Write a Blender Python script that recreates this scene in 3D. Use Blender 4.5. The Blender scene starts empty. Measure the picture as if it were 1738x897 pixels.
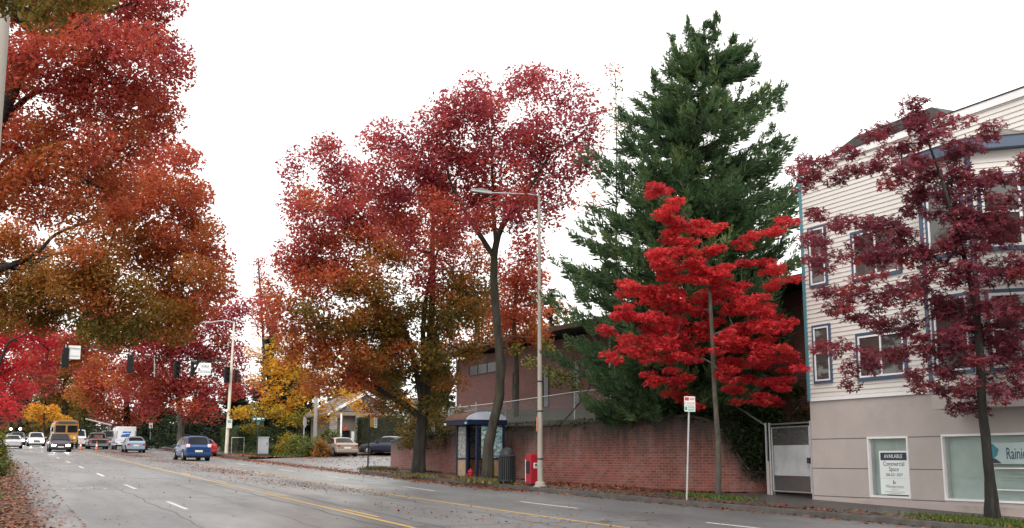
import bpy, math, random
import numpy as np
from mathutils import Vector, Matrix
random.seed(7)
rng = np.random.default_rng(7)
C = bpy.context.scene.collection
R = math.radians

# ---------------------------------------------------------------- camera, sky, sun, exposure
F, PIT, TH, H, S = 1900.0, R(9.84), R(25.0), 2.1, 0.0233     # focal length in photo pixels, pitch, yaw, eye height, road grade
sc = bpy.context.scene
cam_d = bpy.data.cameras.new('camera'); cam = bpy.data.objects.new('camera', cam_d); C.objects.link(cam)
cam_d.sensor_width = 36; cam_d.lens = F/1738*36; cam_d.clip_end = 3000; cam_d.clip_start = .05
cam.location = (0, 0, H); cam.rotation_euler = (R(90)+PIT, 0, -TH)
sc.camera = cam
W = bpy.data.worlds.new('World'); sc.world = W; W.use_nodes = True
wn = W.node_tree.nodes; wl = W.node_tree.links
sky = wn.new('ShaderNodeTexSky'); sky.sky_type = 'NISHITA'; sky.sun_disc = False
sky.sun_elevation = R(42); sky.sun_rotation = R(215); sky.air_density = 1.0; sky.dust_density = 4.0
hs = wn.new('ShaderNodeHueSaturation'); hs.inputs['Saturation'].default_value = .25
mixw = wn.new('ShaderNodeMix'); mixw.data_type = 'RGBA'; mixw.inputs[0].default_value = .8
mixw.inputs[7].default_value = (10.5, 10.3, 9.9, 1)           # the even cloud layer
wl.new(sky.outputs[0], hs.inputs['Color']); wl.new(hs.outputs[0], mixw.inputs[6])
bg = wn['Background']; wl.new(mixw.outputs[2], bg.inputs[0]); bg.inputs[1].default_value = .1
sd = bpy.data.lights.new('sun', 'SUN'); sd.energy = .9; sd.angle = R(25); sd.color = (1, .96, .9)
sun = bpy.data.objects.new('sun', sd); C.objects.link(sun); sun.location = (0, 0, 60)
sun.rotation_euler = (R(48), 0, R(-35))
sc.view_settings.view_transform = 'Standard'; sc.view_settings.look = 'None'
sc.view_settings.exposure = 1.0; sc.view_settings.gamma = 1; sc.view_settings.use_curve_mapping = False

# ---------------------------------------------------------------- pixel -> place helpers (photo pixels, 1738 x 897)
def ray(px, py):
    xc = px-869; up = 448.5-py
    f = F*math.cos(PIT)-up*math.sin(PIT); z = F*math.sin(PIT)+up*math.cos(PIT)
    return np.array([f*math.sin(TH)+xc*math.cos(TH), f*math.cos(TH)-xc*math.sin(TH), z])
def at_d(px, py, D): return ray(px, py)*(D/F)+np.array([0, 0, H])
def on_x(px, py, X): d = ray(px, py); return d*(X/d[0])+np.array([0, 0, H])
def on_y(px, py, Y): d = ray(px, py); return d*(Y/d[1])+np.array([0, 0, H])
def ground(px, py, off=0.):
    d = ray(px, py); t = (H-off)/(S*d[1]-d[2]); return d*t+np.array([0, 0, H])
def proj(X, Y, Z):
    Z = Z-H; f = X*math.sin(TH)+Y*math.cos(TH); r = X*math.cos(TH)-Y*math.sin(TH)
    d = f*math.cos(PIT)+Z*math.sin(PIT); u = -f*math.sin(PIT)+Z*math.cos(PIT)
    return 869+F*r/d, 448.5-F*u/d, d
def zrow(X, Y, py):                          # height on the vertical through X, Y that shows at photo row py
    lo, hi = -5., 60.
    for _ in range(50):
        m = (lo+hi)/2
        if proj(X, Y, m)[1] > py: lo = m
        else: hi = m
    return lo
def zr(Y): return S*Y if Y < 270 else S*270+(Y-270)*.004
def srgb(r, g, b): return tuple(((c/255+.055)/1.055)**2.4 if c > 10 else c/255/12.92 for c in (r, g, b))

# ---------------------------------------------------------------- materials
def newmat(name):
    m = bpy.data.materials.new(name); m.use_nodes = True
    nt = m.node_tree; return m, nt, nt.nodes, nt.links, nt.nodes['Principled BSDF']
def ramp(n, stops):
    r = n.new('ShaderNodeValToRGB'); e = r.color_ramp.elements
    while len(e) < len(stops): e.new(.5)
    for el, (p, c) in zip(e, stops): el.position = p; el.color = (*c, 1)
    return r
def coords(n, l, scale=(1, 1, 1), kind='Object'):
    t = n.new('ShaderNodeTexCoord'); mp = n.new('ShaderNodeMapping'); mp.inputs['Scale'].default_value = scale
    l.new(t.outputs[kind], mp.inputs[0]); return mp.outputs[0]
def noise(n, l, vec, scale, detail=4, rough=.6):
    t = n.new('ShaderNodeTexNoise'); t.inputs['Scale'].default_value = scale; t.inputs['Detail'].default_value = detail
    t.inputs['Roughness'].default_value = rough; l.new(vec, t.inputs['Vector']); return t.outputs['Fac']
def bump(n, l, b, h, strength, dist=.02):
    bp = n.new('ShaderNodeBump'); bp.inputs['Strength'].default_value = strength; bp.inputs['Distance'].default_value = dist
    l.new(h, bp.inputs['Height']); l.new(bp.outputs[0], b.inputs['Normal'])
def mul(c, k): return tuple(min(1, x*k) for x in c)
def pmat(name, col, rough=.6, var=.2, scale=3., metal=0., bmp=0., spec=.5, coat=0., stretch=(1, 1, 1), dirt=None, bdist=.02):
    m, nt, n, l, b = newmat(name)
    v = coords(n, l, stretch); f = noise(n, l, v, scale)
    r = ramp(n, [(.3, mul(col, 1-var)), (.7, mul(col, 1+var))]); l.new(f, r.inputs[0])
    out = r.outputs[0]
    if dirt:
        f2 = noise(n, l, v, scale*.45, 6, .7); rr = ramp(n, [(.52, (0, 0, 0)), (.68, (1, 1, 1))]); l.new(f2, rr.inputs[0])
        mx = n.new('ShaderNodeMix'); mx.data_type = 'RGBA'; l.new(rr.outputs[0], mx.inputs[0]); l.new(out, mx.inputs[6]); mx.inputs[7].default_value = (*dirt, 1)
        out = mx.outputs[2]
    l.new(out, b.inputs['Base Color'])
    b.inputs['Roughness'].default_value = rough; b.inputs['Metallic'].default_value = metal
    b.inputs['Specular IOR Level'].default_value = spec; b.inputs['Coat Weight'].default_value = coat; b.inputs['Coat Roughness'].default_value = .08
    if bmp: bump(n, l, b, noise(n, l, v, scale*(3 if bdist > .03 else 6), 5), bmp, bdist)
    return m
def emat(name, col, strength):
    m, nt, n, l, b = newmat(name); b.inputs['Base Color'].default_value = (.6, .6, .6, 1)
    b.inputs['Emission Color'].default_value = (*col, 1); b.inputs['Emission Strength'].default_value = strength; return m
def leafmat(name, stops, trans=.3, rough=.55):
    m, nt, n, l, b = newmat(name)
    a = n.new('ShaderNodeAttribute'); a.attribute_name = 'tint'
    r = ramp(n, stops); l.new(a.outputs['Fac'], r.inputs[0])
    l.new(r.outputs[0], b.inputs['Base Color']); b.inputs['Roughness'].default_value = rough; b.inputs['Specular IOR Level'].default_value = .25
    tr = n.new('ShaderNodeBsdfTranslucent'); l.new(r.outputs[0], tr.inputs[0])
    mx = n.new('ShaderNodeMixShader'); mx.inputs[0].default_value = trans
    l.new(b.outputs[0], mx.inputs[1]); l.new(tr.outputs[0], mx.inputs[2]); l.new(mx.outputs[0], n['Material Output'].inputs[0]); return m
def brickmat(name, c1, c2, mortar, w=.215, h=.073, dirt=True, wash=0.):
    m, nt, n, l, b = newmat(name)
    uv = coords(n, l, (1, 1, 1), 'UV')
    t = n.new('ShaderNodeTexBrick'); l.new(uv, t.inputs['Vector'])
    t.inputs['Scale'].default_value = 1; t.inputs['Brick Width'].default_value = w; t.inputs['Row Height'].default_value = h
    t.inputs['Mortar Size'].default_value = .011; t.inputs['Mortar Smooth'].default_value = .2; t.inputs['Bias'].default_value = -.1
    t.inputs['Color1'].default_value = (*c1, 1); t.inputs['Color2'].default_value = (*c2, 1); t.inputs['Mortar'].default_value = (*mortar, 1)
    out = t.outputs['Color']
    def over(out, fac, col):
        mx = n.new('ShaderNodeMix'); mx.data_type = 'RGBA'; l.new(fac, mx.inputs[0]); l.new(out, mx.inputs[6]); mx.inputs[7].default_value = (*col, 1); return mx.outputs[2]
    f = noise(n, l, uv, 1.3, 5, .65); r = ramp(n, [(.35, (0, 0, 0)), (.75, (.45, .45, .45))]); l.new(f, r.inputs[0]); out = over(out, r.outputs[0], mul(c1, .45))
    if wash:
        f = noise(n, l, uv, .55, 6, .7); r = ramp(n, [(.48, (0, 0, 0)), (.7, (wash, wash, wash))]); l.new(f, r.inputs[0]); out = over(out, r.outputs[0], (.36, .3, .28))
    if dirt:                                       # moss and soot that run down from the coping, and splash at the foot (v: 0 foot, 1 top in UV2)
        a = n.new('ShaderNodeAttribute'); a.attribute_name = 'rel'
        st = n.new('ShaderNodeMapping'); st.inputs['Scale'].default_value = (2.4, .35, 1); l.new(uv, st.inputs[0])
        f = noise(n, l, st.outputs[0], 1.2, 6, .75)
        ad = n.new('ShaderNodeMath'); ad.operation = 'MULTIPLY_ADD'; l.new(f, ad.inputs[0]); ad.inputs[1].default_value = 1.1; l.new(a.outputs['Fac'], ad.inputs[2])
        r = ramp(n, [(.0, (0, 0, 0)), (1.0, (1, 1, 1))]); r.color_ramp.elements[0].position = .0
        m2 = n.new('ShaderNodeMapRange'); l.new(ad.outputs[0], m2.inputs[0]); m2.inputs[1].default_value = 1.04; m2.inputs[2].default_value = 1.46; m2.inputs[4].default_value = .88
        out = over(out, m2.outputs[0], (.02, .019, .014))
        m3 = n.new('ShaderNodeMapRange'); ad2 = n.new('ShaderNodeMath'); ad2.operation = 'SUBTRACT'; l.new(a.outputs['Fac'], ad2.inputs[0])
        sc2 = n.new('ShaderNodeMath'); sc2.operation = 'MULTIPLY'; l.new(f, sc2.inputs[0]); sc2.inputs[1].default_value = .35; l.new(sc2.outputs[0], ad2.inputs[1])
        l.new(ad2.outputs[0], m3.inputs[0]); m3.inputs[1].default_value = -.05; m3.inputs[2].default_value = -.18; m3.inputs[4].default_value = .8
        out = over(out, m3.outputs[0], (.025, .026, .015))
    l.new(out, b.inputs['Base Color']); b.inputs['Roughness'].default_value = .8
    bump(n, l, b, t.outputs['Fac'], -.5, .01)
    return m
def glassmat(name, tint, rough=.03):
    m, nt, n, l, b = newmat(name)
    v = coords(n, l, (.6, .6, .25)); f = noise(n, l, v, 1.5, 3)
    r = ramp(n, [(.35, mul(tint, .55)), (.7, mul(tint, 1.3))]); l.new(f, r.inputs[0]); l.new(r.outputs[0], b.inputs['Base Color'])
    b.inputs['Roughness'].default_value = rough; b.inputs['Specular IOR Level'].default_value = .7; return m
def clearmat(name, tint=(1, 1, 1), refl=.12):
    m, nt, n, l, b = newmat(name)
    t = n.new('ShaderNodeBsdfTransparent'); t.inputs[0].default_value = (*tint, 1)
    g = n.new('ShaderNodeBsdfGlossy'); g.inputs['Roughness'].default_value = .02
    lw = n.new('ShaderNodeLayerWeight'); lw.inputs[0].default_value = refl
    mx = n.new('ShaderNodeMixShader'); l.new(lw.outputs['Fresnel'], mx.inputs[0]); l.new(t.outputs[0], mx.inputs[1]); l.new(g.outputs[0], mx.inputs[2])
    l.new(mx.outputs[0], n['Material Output'].inputs[0]); return m

# ---------------------------------------------------------------- mesh helpers
OFF = {}
class MB:
    def __init__(s): s.v = []; s.f = []; s.sm = False; s.uv = None
    def add(s, vs, fs):
        o = len(s.v); s.v += [tuple(map(float, p)) for p in vs]; s.f += [tuple(i+o for i in f) for f in fs]; return s
    def box(s, x0, x1, y0, y1, z0, z1):
        if x0 > x1: x0, x1 = x1, x0
        if y0 > y1: y0, y1 = y1, y0
        if z0 > z1: z0, z1 = z1, z0
        return s.add([(x0,y0,z0),(x1,y0,z0),(x1,y1,z0),(x0,y1,z0),(x0,y0,z1),(x1,y0,z1),(x1,y1,z1),(x0,y1,z1)],
              [(3,2,1,0),(4,5,6,7),(0,1,5,4),(1,2,6,5),(2,3,7,6),(3,0,4,7)])
    def cbox(s, c, sx, sy, sz, rz=0, rx=0, ry=0):
        M = Matrix.Rotation(rz, 3, 'Z') @ Matrix.Rotation(ry, 3, 'Y') @ Matrix.Rotation(rx, 3, 'X')
        p = [(-1,-1,-1),(1,-1,-1),(1,1,-1),(-1,1,-1),(-1,-1,1),(1,-1,1),(1,1,1),(-1,1,1)]
        return s.add([Vector(c)+M @ Vector((a*sx/2, b*sy/2, d*sz/2)) for a, b, d in p], [(3,2,1,0),(4,5,6,7),(0,1,5,4),(1,2,6,5),(2,3,7,6),(3,0,4,7)])
    def tube(s, pts, rad, n=8, cap=True):
        pts = [Vector(p) for p in pts]
        if not hasattr(rad, '__len__'): rad = [rad]*len(pts)
        vs = []; fs = []; a = None
        for i, p in enumerate(pts):
            d = (pts[min(i+1, len(pts)-1)]-pts[max(i-1, 0)]).normalized()
            if a is None: a = d.cross(Vector((0, 0, 1)) if abs(d.z) < .9 else Vector((1, 0, 0))).normalized()
            else: a = (a-d*a.dot(d)).normalized()
            b = d.cross(a)
            vs += [p+(a*math.cos(2*math.pi*k/n)+b*math.sin(2*math.pi*k/n))*rad[i] for k in range(n)]
        for i in range(len(pts)-1):
            for k in range(n): fs.append((i*n+k, i*n+(k+1) % n, (i+1)*n+(k+1) % n, (i+1)*n+k))
        if cap: fs += [tuple(range(n)), tuple(reversed(range((len(pts)-1)*n, len(pts)*n)))]
        return s.add(vs, [tuple(reversed(f)) for f in fs])
    def lathe(s, prof, c=(0, 0, 0), n=20, axis='Z'):
        vs = []; fs = []
        for r, z in prof:
            for k in range(n):
                a = 2*math.pi*k/n; x, y = r*math.cos(a), r*math.sin(a)
                p = (x, y, z) if axis == 'Z' else ((z, x, y) if axis == 'X' else (y, z, x))
                vs.append((p[0]+c[0], p[1]+c[1], p[2]+c[2]))
        for i in range(len(prof)-1):
            for k in range(n): fs.append((i*n+k, i*n+(k+1) % n, (i+1)*n+(k+1) % n, (i+1)*n+k))
        fs += [tuple(reversed(range(n))), tuple(range((len(prof)-1)*n, len(prof)*n))]
        return s.add(vs, fs)
    def prism(s, poly, a, b, plane='XZ'):                # extrude an outline between a and b along the missing axis
        m = len(poly)
        def P(u, v, w): return {'XZ': (u, w, v), 'YZ': (w, u, v), 'XY': (u, v, w)}[plane]
        vs = [P(u, v, a) for u, v in poly]+[P(u, v, b) for u, v in poly]
        return s.add(vs, [tuple(range(m)), tuple(reversed(range(m, 2*m)))]+[(i, m+i, m+(i+1) % m, (i+1) % m) for i in range(m)])
    def build(s, name, mat, parent=None, base=None, smooth=None, bevel=0., label=None, fixn=False):
        me = bpy.data.meshes.new(name)
        o = bpy.data.objects.new(name, me)
        org = np.array(base if base is not None else (OFF.get(parent.name, (0, 0, 0)) if parent else (0, 0, 0)), float)
        V = np.array(s.v, float)-org
        me.from_pydata(V.tolist(), [], s.f); me.update()
        if parent: o.parent = parent
        else: o.location = org
        OFF[o.name] = tuple(org)
        C.objects.link(o)
        import bmesh
        bm = bmesh.new(); bm.from_mesh(me); bmesh.ops.recalc_face_normals(bm, faces=bm.faces); bm.to_mesh(me); bm.free()
        if s.uv is None: boxuv(me, org)
        else:
            ul = me.uv_layers.new(name='UVMap'); vi = np.empty(len(me.loops), int); me.loops.foreach_get('vertex_index', vi)
            ul.data.foreach_set('uv', np.array(s.uv, float)[vi].ravel())
        me.materials.append(mat)
        if smooth is not None:
            me.polygons.foreach_set('use_smooth', [True]*len(me.polygons)); me.set_sharp_from_angle(angle=R(smooth))
        if bevel:
            b = o.modifiers.new('bevel', 'BEVEL'); b.width = bevel; b.segments = 2; b.limit_method = 'ANGLE'; b.angle_limit = R(40)
        if label: o['label'] = label
        return o
def boxuv(me, org):
    nl = len(me.loops); vi = np.empty(nl, int); me.loops.foreach_get('vertex_index', vi)
    co = np.empty(len(me.vertices)*3); me.vertices.foreach_get('co', co); co = co.reshape(-1, 3)+org
    npol = len(me.polygons); nr = np.empty(npol*3); me.polygons.foreach_get('normal', nr); nr = np.abs(nr.reshape(-1, 3))
    lt = np.empty(npol, int); me.polygons.foreach_get('loop_total', lt)
    ax = np.repeat(np.argmax(nr, 1), lt); p = co[vi]
    uv = np.where((ax == 0)[:, None], p[:, [1, 2]], np.where((ax == 1)[:, None], p[:, [0, 2]], p[:, [0, 1]]))
    me.uv_layers.new(name='UVMap').data.foreach_set('uv', uv.ravel())
def thing(name, label, cat, loc, group=None):
    o = bpy.data.objects.new(name, None); C.objects.link(o); o.location = tuple(map(float, loc)); o.empty_display_size = .3
    OFF[o.name] = tuple(map(float, loc)); return tag(o, label, cat, group)
def tag(o, label, cat, group=None):
    o['label'] = label; o['category'] = cat
    if group: o['group'] = group
    return o
def struct(o): o['kind'] = 'structure'; return o
def stuff(o, label, cat): o['kind'] = 'stuff'; o['label'] = label; o['category'] = cat; return o
def copy_tree(o, parent=None):
    c = o.copy(); C.objects.link(c)
    OFF[c.name] = OFF.get(o.name, (0, 0, 0))
    if parent: c.parent = parent
    for ch in list(o.children): copy_tree(ch, c)
    return c
def text(name, body, size, origin, ax, up, mat, parent=None, align='CENTER', depth=.0015, sx=1., base=None):
    cu = bpy.data.curves.new(name, 'FONT'); cu.body = body; cu.size = size; cu.align_x = align; cu.extrude = depth; cu.resolution_u = 2
    tmp = bpy.data.objects.new(name+'_src', cu); C.objects.link(tmp); bpy.context.view_layer.update()
    me = bpy.data.meshes.new_from_object(tmp); bpy.data.objects.remove(tmp)
    ax = Vector(ax); up = Vector(up); nn = ax.cross(up)
    org = Vector(OFF.get(parent.name, (0, 0, 0))) if parent else Vector(base or (0, 0, 0))
    M = Matrix(((ax.x*sx, up.x, nn.x, origin[0]-org.x), (ax.y*sx, up.y, nn.y, origin[1]-org.y), (ax.z*sx, up.z, nn.z, origin[2]-org.z), (0, 0, 0, 1)))
    me.transform(M); me.materials.clear(); me.materials.append(mat); me.name = name
    o = bpy.data.objects.new(name, me); C.objects.link(o)
    if parent: o.parent = parent
    return o

# ---------------------------------------------------------------- foliage
def quads(name, V, mat, parent=None, tint=None, base=(0, 0, 0), nv=4):
    n = len(V)//nv
    me = bpy.data.meshes.new(name); o = bpy.data.objects.new(name, me); C.objects.link(o)
    org = np.array(OFF.get(parent.name) if parent else base, float)
    me.vertices.add(n*nv); me.vertices.foreach_set('co', (V-org).astype(np.float32).ravel())
    me.loops.add(n*nv); me.loops.foreach_set('vertex_index', np.arange(n*nv, dtype=np.int32))
    me.polygons.add(n); me.polygons.foreach_set('loop_start', np.arange(0, n*nv, nv, dtype=np.int32))
    me.update(calc_edges=True)
    if tint is not None:
        a = me.attributes.new('tint', 'FLOAT', 'FACE'); a.data.foreach_set('value', np.clip(tint, 0, 1).astype(np.float32))
    me.materials.append(mat)
    if parent: o.parent = parent
    else: o.location = tuple(org)
    OFF[o.name] = tuple(org); return o
def unit(a): return a/np.maximum(np.linalg.norm(a, axis=1, keepdims=True), 1e-6)
def leaf_quads(P, size, asp=.5, droop=.3, flat=.5, dirs=None):
    n = len(P)
    d = rng.normal(size=(n, 3)); d[:, 2] = d[:, 2]*flat-droop
    if dirs is not None: d = d*.6+dirs
    d = unit(d); up = rng.normal(size=(n, 3))*.55+np.array([0, 0, 1.]); w = unit(np.cross(d, up))
    L = (size*rng.uniform(.6, 1.25, n))[:, None]; nn = np.cross(d, w)
    a = P-d*L*.5; b = P+w*L*asp*.5+nn*L*.08; c = P+d*L*.5; e = P-w*L*asp*.5+nn*L*.08
    return np.stack([a, b, c, e], 1).reshape(-1, 3)
def star_quads(P, size, k=3, asp=.34, droop=.4):
    n = len(P); d = rng.normal(size=(n, 3)); d[:, 2] = d[:, 2]*.35-droop; d = unit(d)
    up = rng.normal(size=(n, 3))*.45+np.array([0, 0, 1.]); w = unit(np.cross(d, up)); L = (size*rng.uniform(.65, 1.25, n))[:, None]; nn = np.cross(d, w)
    out = []
    for a in np.linspace(-1.05, 1.05, k):
        q = d*math.cos(a)+w*math.sin(a); r = np.cross(q, nn); s_ = 1-.25*abs(a)
        out.append(np.stack([P, P+q*L*.45*s_+r*L*asp*.5, P+q*L*s_-nn*L*.1, P+q*L*.45*s_-r*L*asp*.5], 1))
    return np.stack(out, 1).reshape(-1, 3), k
def frustums(A, B, ra, rb, n=6):
    d = unit(B-A); ref = np.where(np.abs(d[:, 2:3]) < .9, np.array([[0, 0, 1.]]), np.array([[1., 0, 0]])); u = unit(np.cross(d, ref)); v = np.cross(d, u)
    V = []
    for k in range(n):
        a0, a1 = 2*math.pi*k/n, 2*math.pi*(k+1)/n
        c0 = u*math.cos(a0)+v*math.sin(a0); c1 = u*math.cos(a1)+v*math.sin(a1)
        V.append(np.stack([A+c0*ra[:, None], A+c1*ra[:, None], B+c1*rb[:, None], B+c0*rb[:, None]], 1))
    return np.stack(V, 1).reshape(-1, 3)
def lobes_px(L, D, spread=1.0, rz=1.):
    """crown masses given by photo position: (px, py, r_px, tint[, depth shift in m]); returned as centre, radius, tint in metres"""
    TREE_D[0] = D; out = []
    for q in L:
        dd = q[4] if len(q) > 4 else rng.uniform(-1, 1)*spread
        c = at_d(q[0], q[1], D+dd); out.append((c, q[2]*D/F, q[3]))
    return out
LRC = []
def skeleton(trunk, trad, pts, step=.8, jit=.12, limbs=()):
    """grow limbs: every foliage clump is tied to the nearest wood already there"""
    nodes = [np.array(p, float) for p in trunk]; par = [i-1 for i in range(len(nodes))]; nt = len(nodes)
    LR = {}; LRC.clear()
    for L, r0, r1 in limbs:
        j = int(np.argmin([np.linalg.norm(q-L[0]) for q in nodes[:len(trunk)]])); prev = j; LRC.append([])
        for i, q in enumerate(L):
            LRC[-1].append(len(nodes)); nodes.append(np.array(q)); par.append(prev); prev = len(nodes)-1; LR[prev] = r0+(r1-r0)*i/(len(L)-1)
    tn = nt; nt = len(nodes)
    tp = np.array(nodes)
    dist = np.min(np.linalg.norm(pts[:, None]-tp[None], axis=2), 1); order = np.argsort(dist)
    N = np.zeros((nt+len(pts)*14, 3)); N[:nt] = tp; cnt = nt; tips = []
    for i in order:
        p = pts[i]; M = N[:cnt]; dv = p-M; dd = np.linalg.norm(dv, axis=1)
        cost = dd+np.where(dv[:, 2] < 0, -dv[:, 2]*.5, 0.); cost[:max(1, tn//3)] += 3
        j = int(np.argmin(cost)); d = dd[j]; k = max(1, min(12, int(d/step)))
        prev = j
        for q in range(1, k+1):
            t = q/k; x = N[j]+(p-N[j])*t
            if q < k: x = x+rng.normal(size=3)*jit*min(1, d)*.6+np.array([0, 0, math.sin(math.pi*t)*.12*d])
            if cnt >= len(N): break
            N[cnt] = x; par.append(prev); prev = cnt; cnt += 1
        tips.append(prev)
    return N[:cnt], par, tn, tips, LR
def clumps(lobes, per_m2, dmin):
    P = []; T = []; Rr = []
    for c, r, t in lobes:
        k = max(2, int(per_m2*r*r)); m = 0; tries = 0
        while m < k and tries < k*8:
            tries += 1
            d = rng.normal(size=3); d /= np.linalg.norm(d); p = c+d*r*rng.uniform(.15, 1)**.5*np.array([1, 1, .95])
            if P and np.min(np.sum((np.array(P)-p)**2, 1)) < dmin*dmin: continue
            P.append(p); T.append(t); m += 1
    return np.array(P), np.array(T)
TREE_D = [0.]
def spline(P, rad, per=4):
    P = [np.array(p, float) for p in P]; out = []; ro = []; n = len(P)
    for i in range(n-1):
        p0, p1, p2, p3 = P[max(i-1, 0)], P[i], P[i+1], P[min(i+2, n-1)]
        for k in range(per):
            t = k/per; out.append(.5*((2*p1)+(-p0+p2)*t+(2*p0-5*p1+4*p2-p3)*t*t+(-p0+3*p1-3*p2+p3)*t**3)); ro.append(rad[i]+(rad[i+1]-rad[i])*t)
    return out+[P[-1]], ro+[rad[-1]]
def tree(name, label, base, trunk, trad, lobes, mats, leaf=.18, per=16, per_m2=2.2, dmin=.45, rc=.5, asp=.5, flatc=.75, droop=.3, tip=.012, star=0,
         tvar=.1, cat='tree', group=None, step=.8, limbs=(), twigs=4, crownname='crown', ztint=0., rexp=.42):
    bark, lm = mats
    root = thing(name, label, cat, base, group)
    if not star: per = int(per*3.3); asp *= 1.25; leaf *= .88
    elif lm.name == 'purple_leaf': per = int(per*1.5)
    else: per = int(per*1.4)
    if hasattr(trad, '__len__'):
        trunk, trad = spline(trunk, trad)
    limbs = [(spline([at_d(x, y, TREE_D[0]) for x, y in L], [1]*len(L), 4)[0], r0, r1) for L, r0, r1 in limbs]
    P, T = clumps(lobes, per_m2, dmin)
    N, par, nt, tips, LR = skeleton(trunk, trad, P, step, limbs=limbs)
    n = len(N); cnt = np.zeros(n)
    for t_ in tips: cnt[t_] += 1
    for i in range(n-1, 0, -1): cnt[par[i]] += cnt[i]
    r = tip*np.maximum(cnt, 1)**rexp
    for i in range(nt): r[i] = trad[i] if hasattr(trad, '__len__') else r[i]
    for i in range(nt, n): r[i] = LR[i] if i in LR else min(r[i], r[par[i]]*.8)
    idx = np.arange(1, n); pa = np.array(par)[1:]
    rb = r[idx]; ra = np.minimum(r[pa], rb*1.25)
    for i in range(nt-1): ra[i] = r[i]
    def wood(nm, pts, rad, n_, flare=False):
        pts = [np.array(q, float) for q in pts]; rad = [float(q) for q in rad]
        if flare: pts.insert(1, pts[0]+(pts[1]-pts[0])*.12); rad.insert(1, rad[0]*.78); pts.insert(2, pts[0]+(pts[2]-pts[0])*.3); rad.insert(2, rad[0]*.70+rad[3]*.08)
        mb = MB().tube(pts, rad, n_, True); V_ = np.array(mb.v); N_ = len(pts)
        cen = np.repeat(np.array(pts), n_, 0); lump = 1+.07*np.sin(V_[:, 2]*3.1+np.tile(np.arange(n_), N_)*2.1)+.05*rng.normal(size=len(V_))
        mb.v = [tuple(q) for q in cen+(V_-cen)*lump[:, None]]
        mb.build(nm, bark, root, smooth=75)
    wood('trunk', N[:nt], r[:nt], 14, True)
    for ch in LRC: wood('limb', [N[par[ch[0]]]]+[N[i] for i in ch], [r[ch[0]]*1.1]+[r[i] for i in ch], 9)
    sk = np.array([(i >= nt and i not in LR) for i in idx]); 
    A_, B_, ra_, rb_ = N[pa[sk]], N[idx[sk]], ra[sk], rb[sk]
    mm = len(P); tw = twigs
    q0 = np.repeat(P, tw, 0)+rng.normal(size=(mm*tw, 3))*rc*.08; q1 = q0+np.clip(rng.normal(size=(mm*tw, 3)), -1.5, 1.5)*rc*.55*np.array([1, 1, flatc])
    V = np.concatenate([frustums(A_, B_, ra_, rb_, 5), frustums(q0, q1, np.full(mm*tw, tip*.6), np.full(mm*tw, tip*.25), 3)])
    quads('branches', V, bark, root)
    k = per; m = len(P)
    g_ = rng.normal(size=(m*k, 3)); g_ *= np.minimum(1, 1.75/np.linalg.norm(g_, axis=1))[:, None]; G = np.repeat(P, k, 0)+g_*rc*np.array([1, 1, flatc])*.6
    Tt = np.repeat(T+rng.normal(size=m)*tvar, k)+rng.normal(size=m*k)*.06
    if ztint: Tt = Tt+ztint*(G[:, 2]-np.repeat(P[:, 2], k))
    if star:
        Vq, kk = star_quads(G, leaf, star, droop=droop); Tt = np.repeat(Tt, kk)
    else: Vq = leaf_quads(G, leaf, asp, droop)
    quads(crownname, Vq, lm, root, Tt)
    return root
def litter(name, label, P, size, mat, cat='fallen leaves', tints=(0, 1), lift=.012):
    n = len(P); d = rng.normal(size=(n, 3)); d[:, 2] *= .12; d = unit(d); up = rng.normal(size=(n, 3))*.18+np.array([0, 0, 1.]); w = unit(np.cross(d, up))
    L = (size*rng.uniform(.6, 1.3, n))[:, None]; P = P+np.array([0, 0, 1])*(lift+rng.uniform(0, .02, (n, 1)))
    V = np.stack([P-d*L*.5, P+w*L*.36, P+d*L*.5, P-w*L*.36], 1).reshape(-1, 3)
    return stuff(quads(name, V, mat, None, rng.uniform(*tints, n)), label, cat)
def grass(name, label, P, h, mat, cat='grass', spread=.5, wd=.018):
    n = len(P); d = rng.normal(size=(n, 3))*spread; d[:, 2] = 1; d = unit(d)*(h*rng.uniform(.5, 1.3, n))[:, None]
    w = unit(np.cross(d, rng.normal(size=(n, 3))))*wd
    V = np.stack([P-w, P+w, P+d*.6+w*.7, P+d], 1).reshape(-1, 3)
    return stuff(quads(name, V, mat, None, rng.uniform(0, 1, n)), label, cat)

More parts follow.
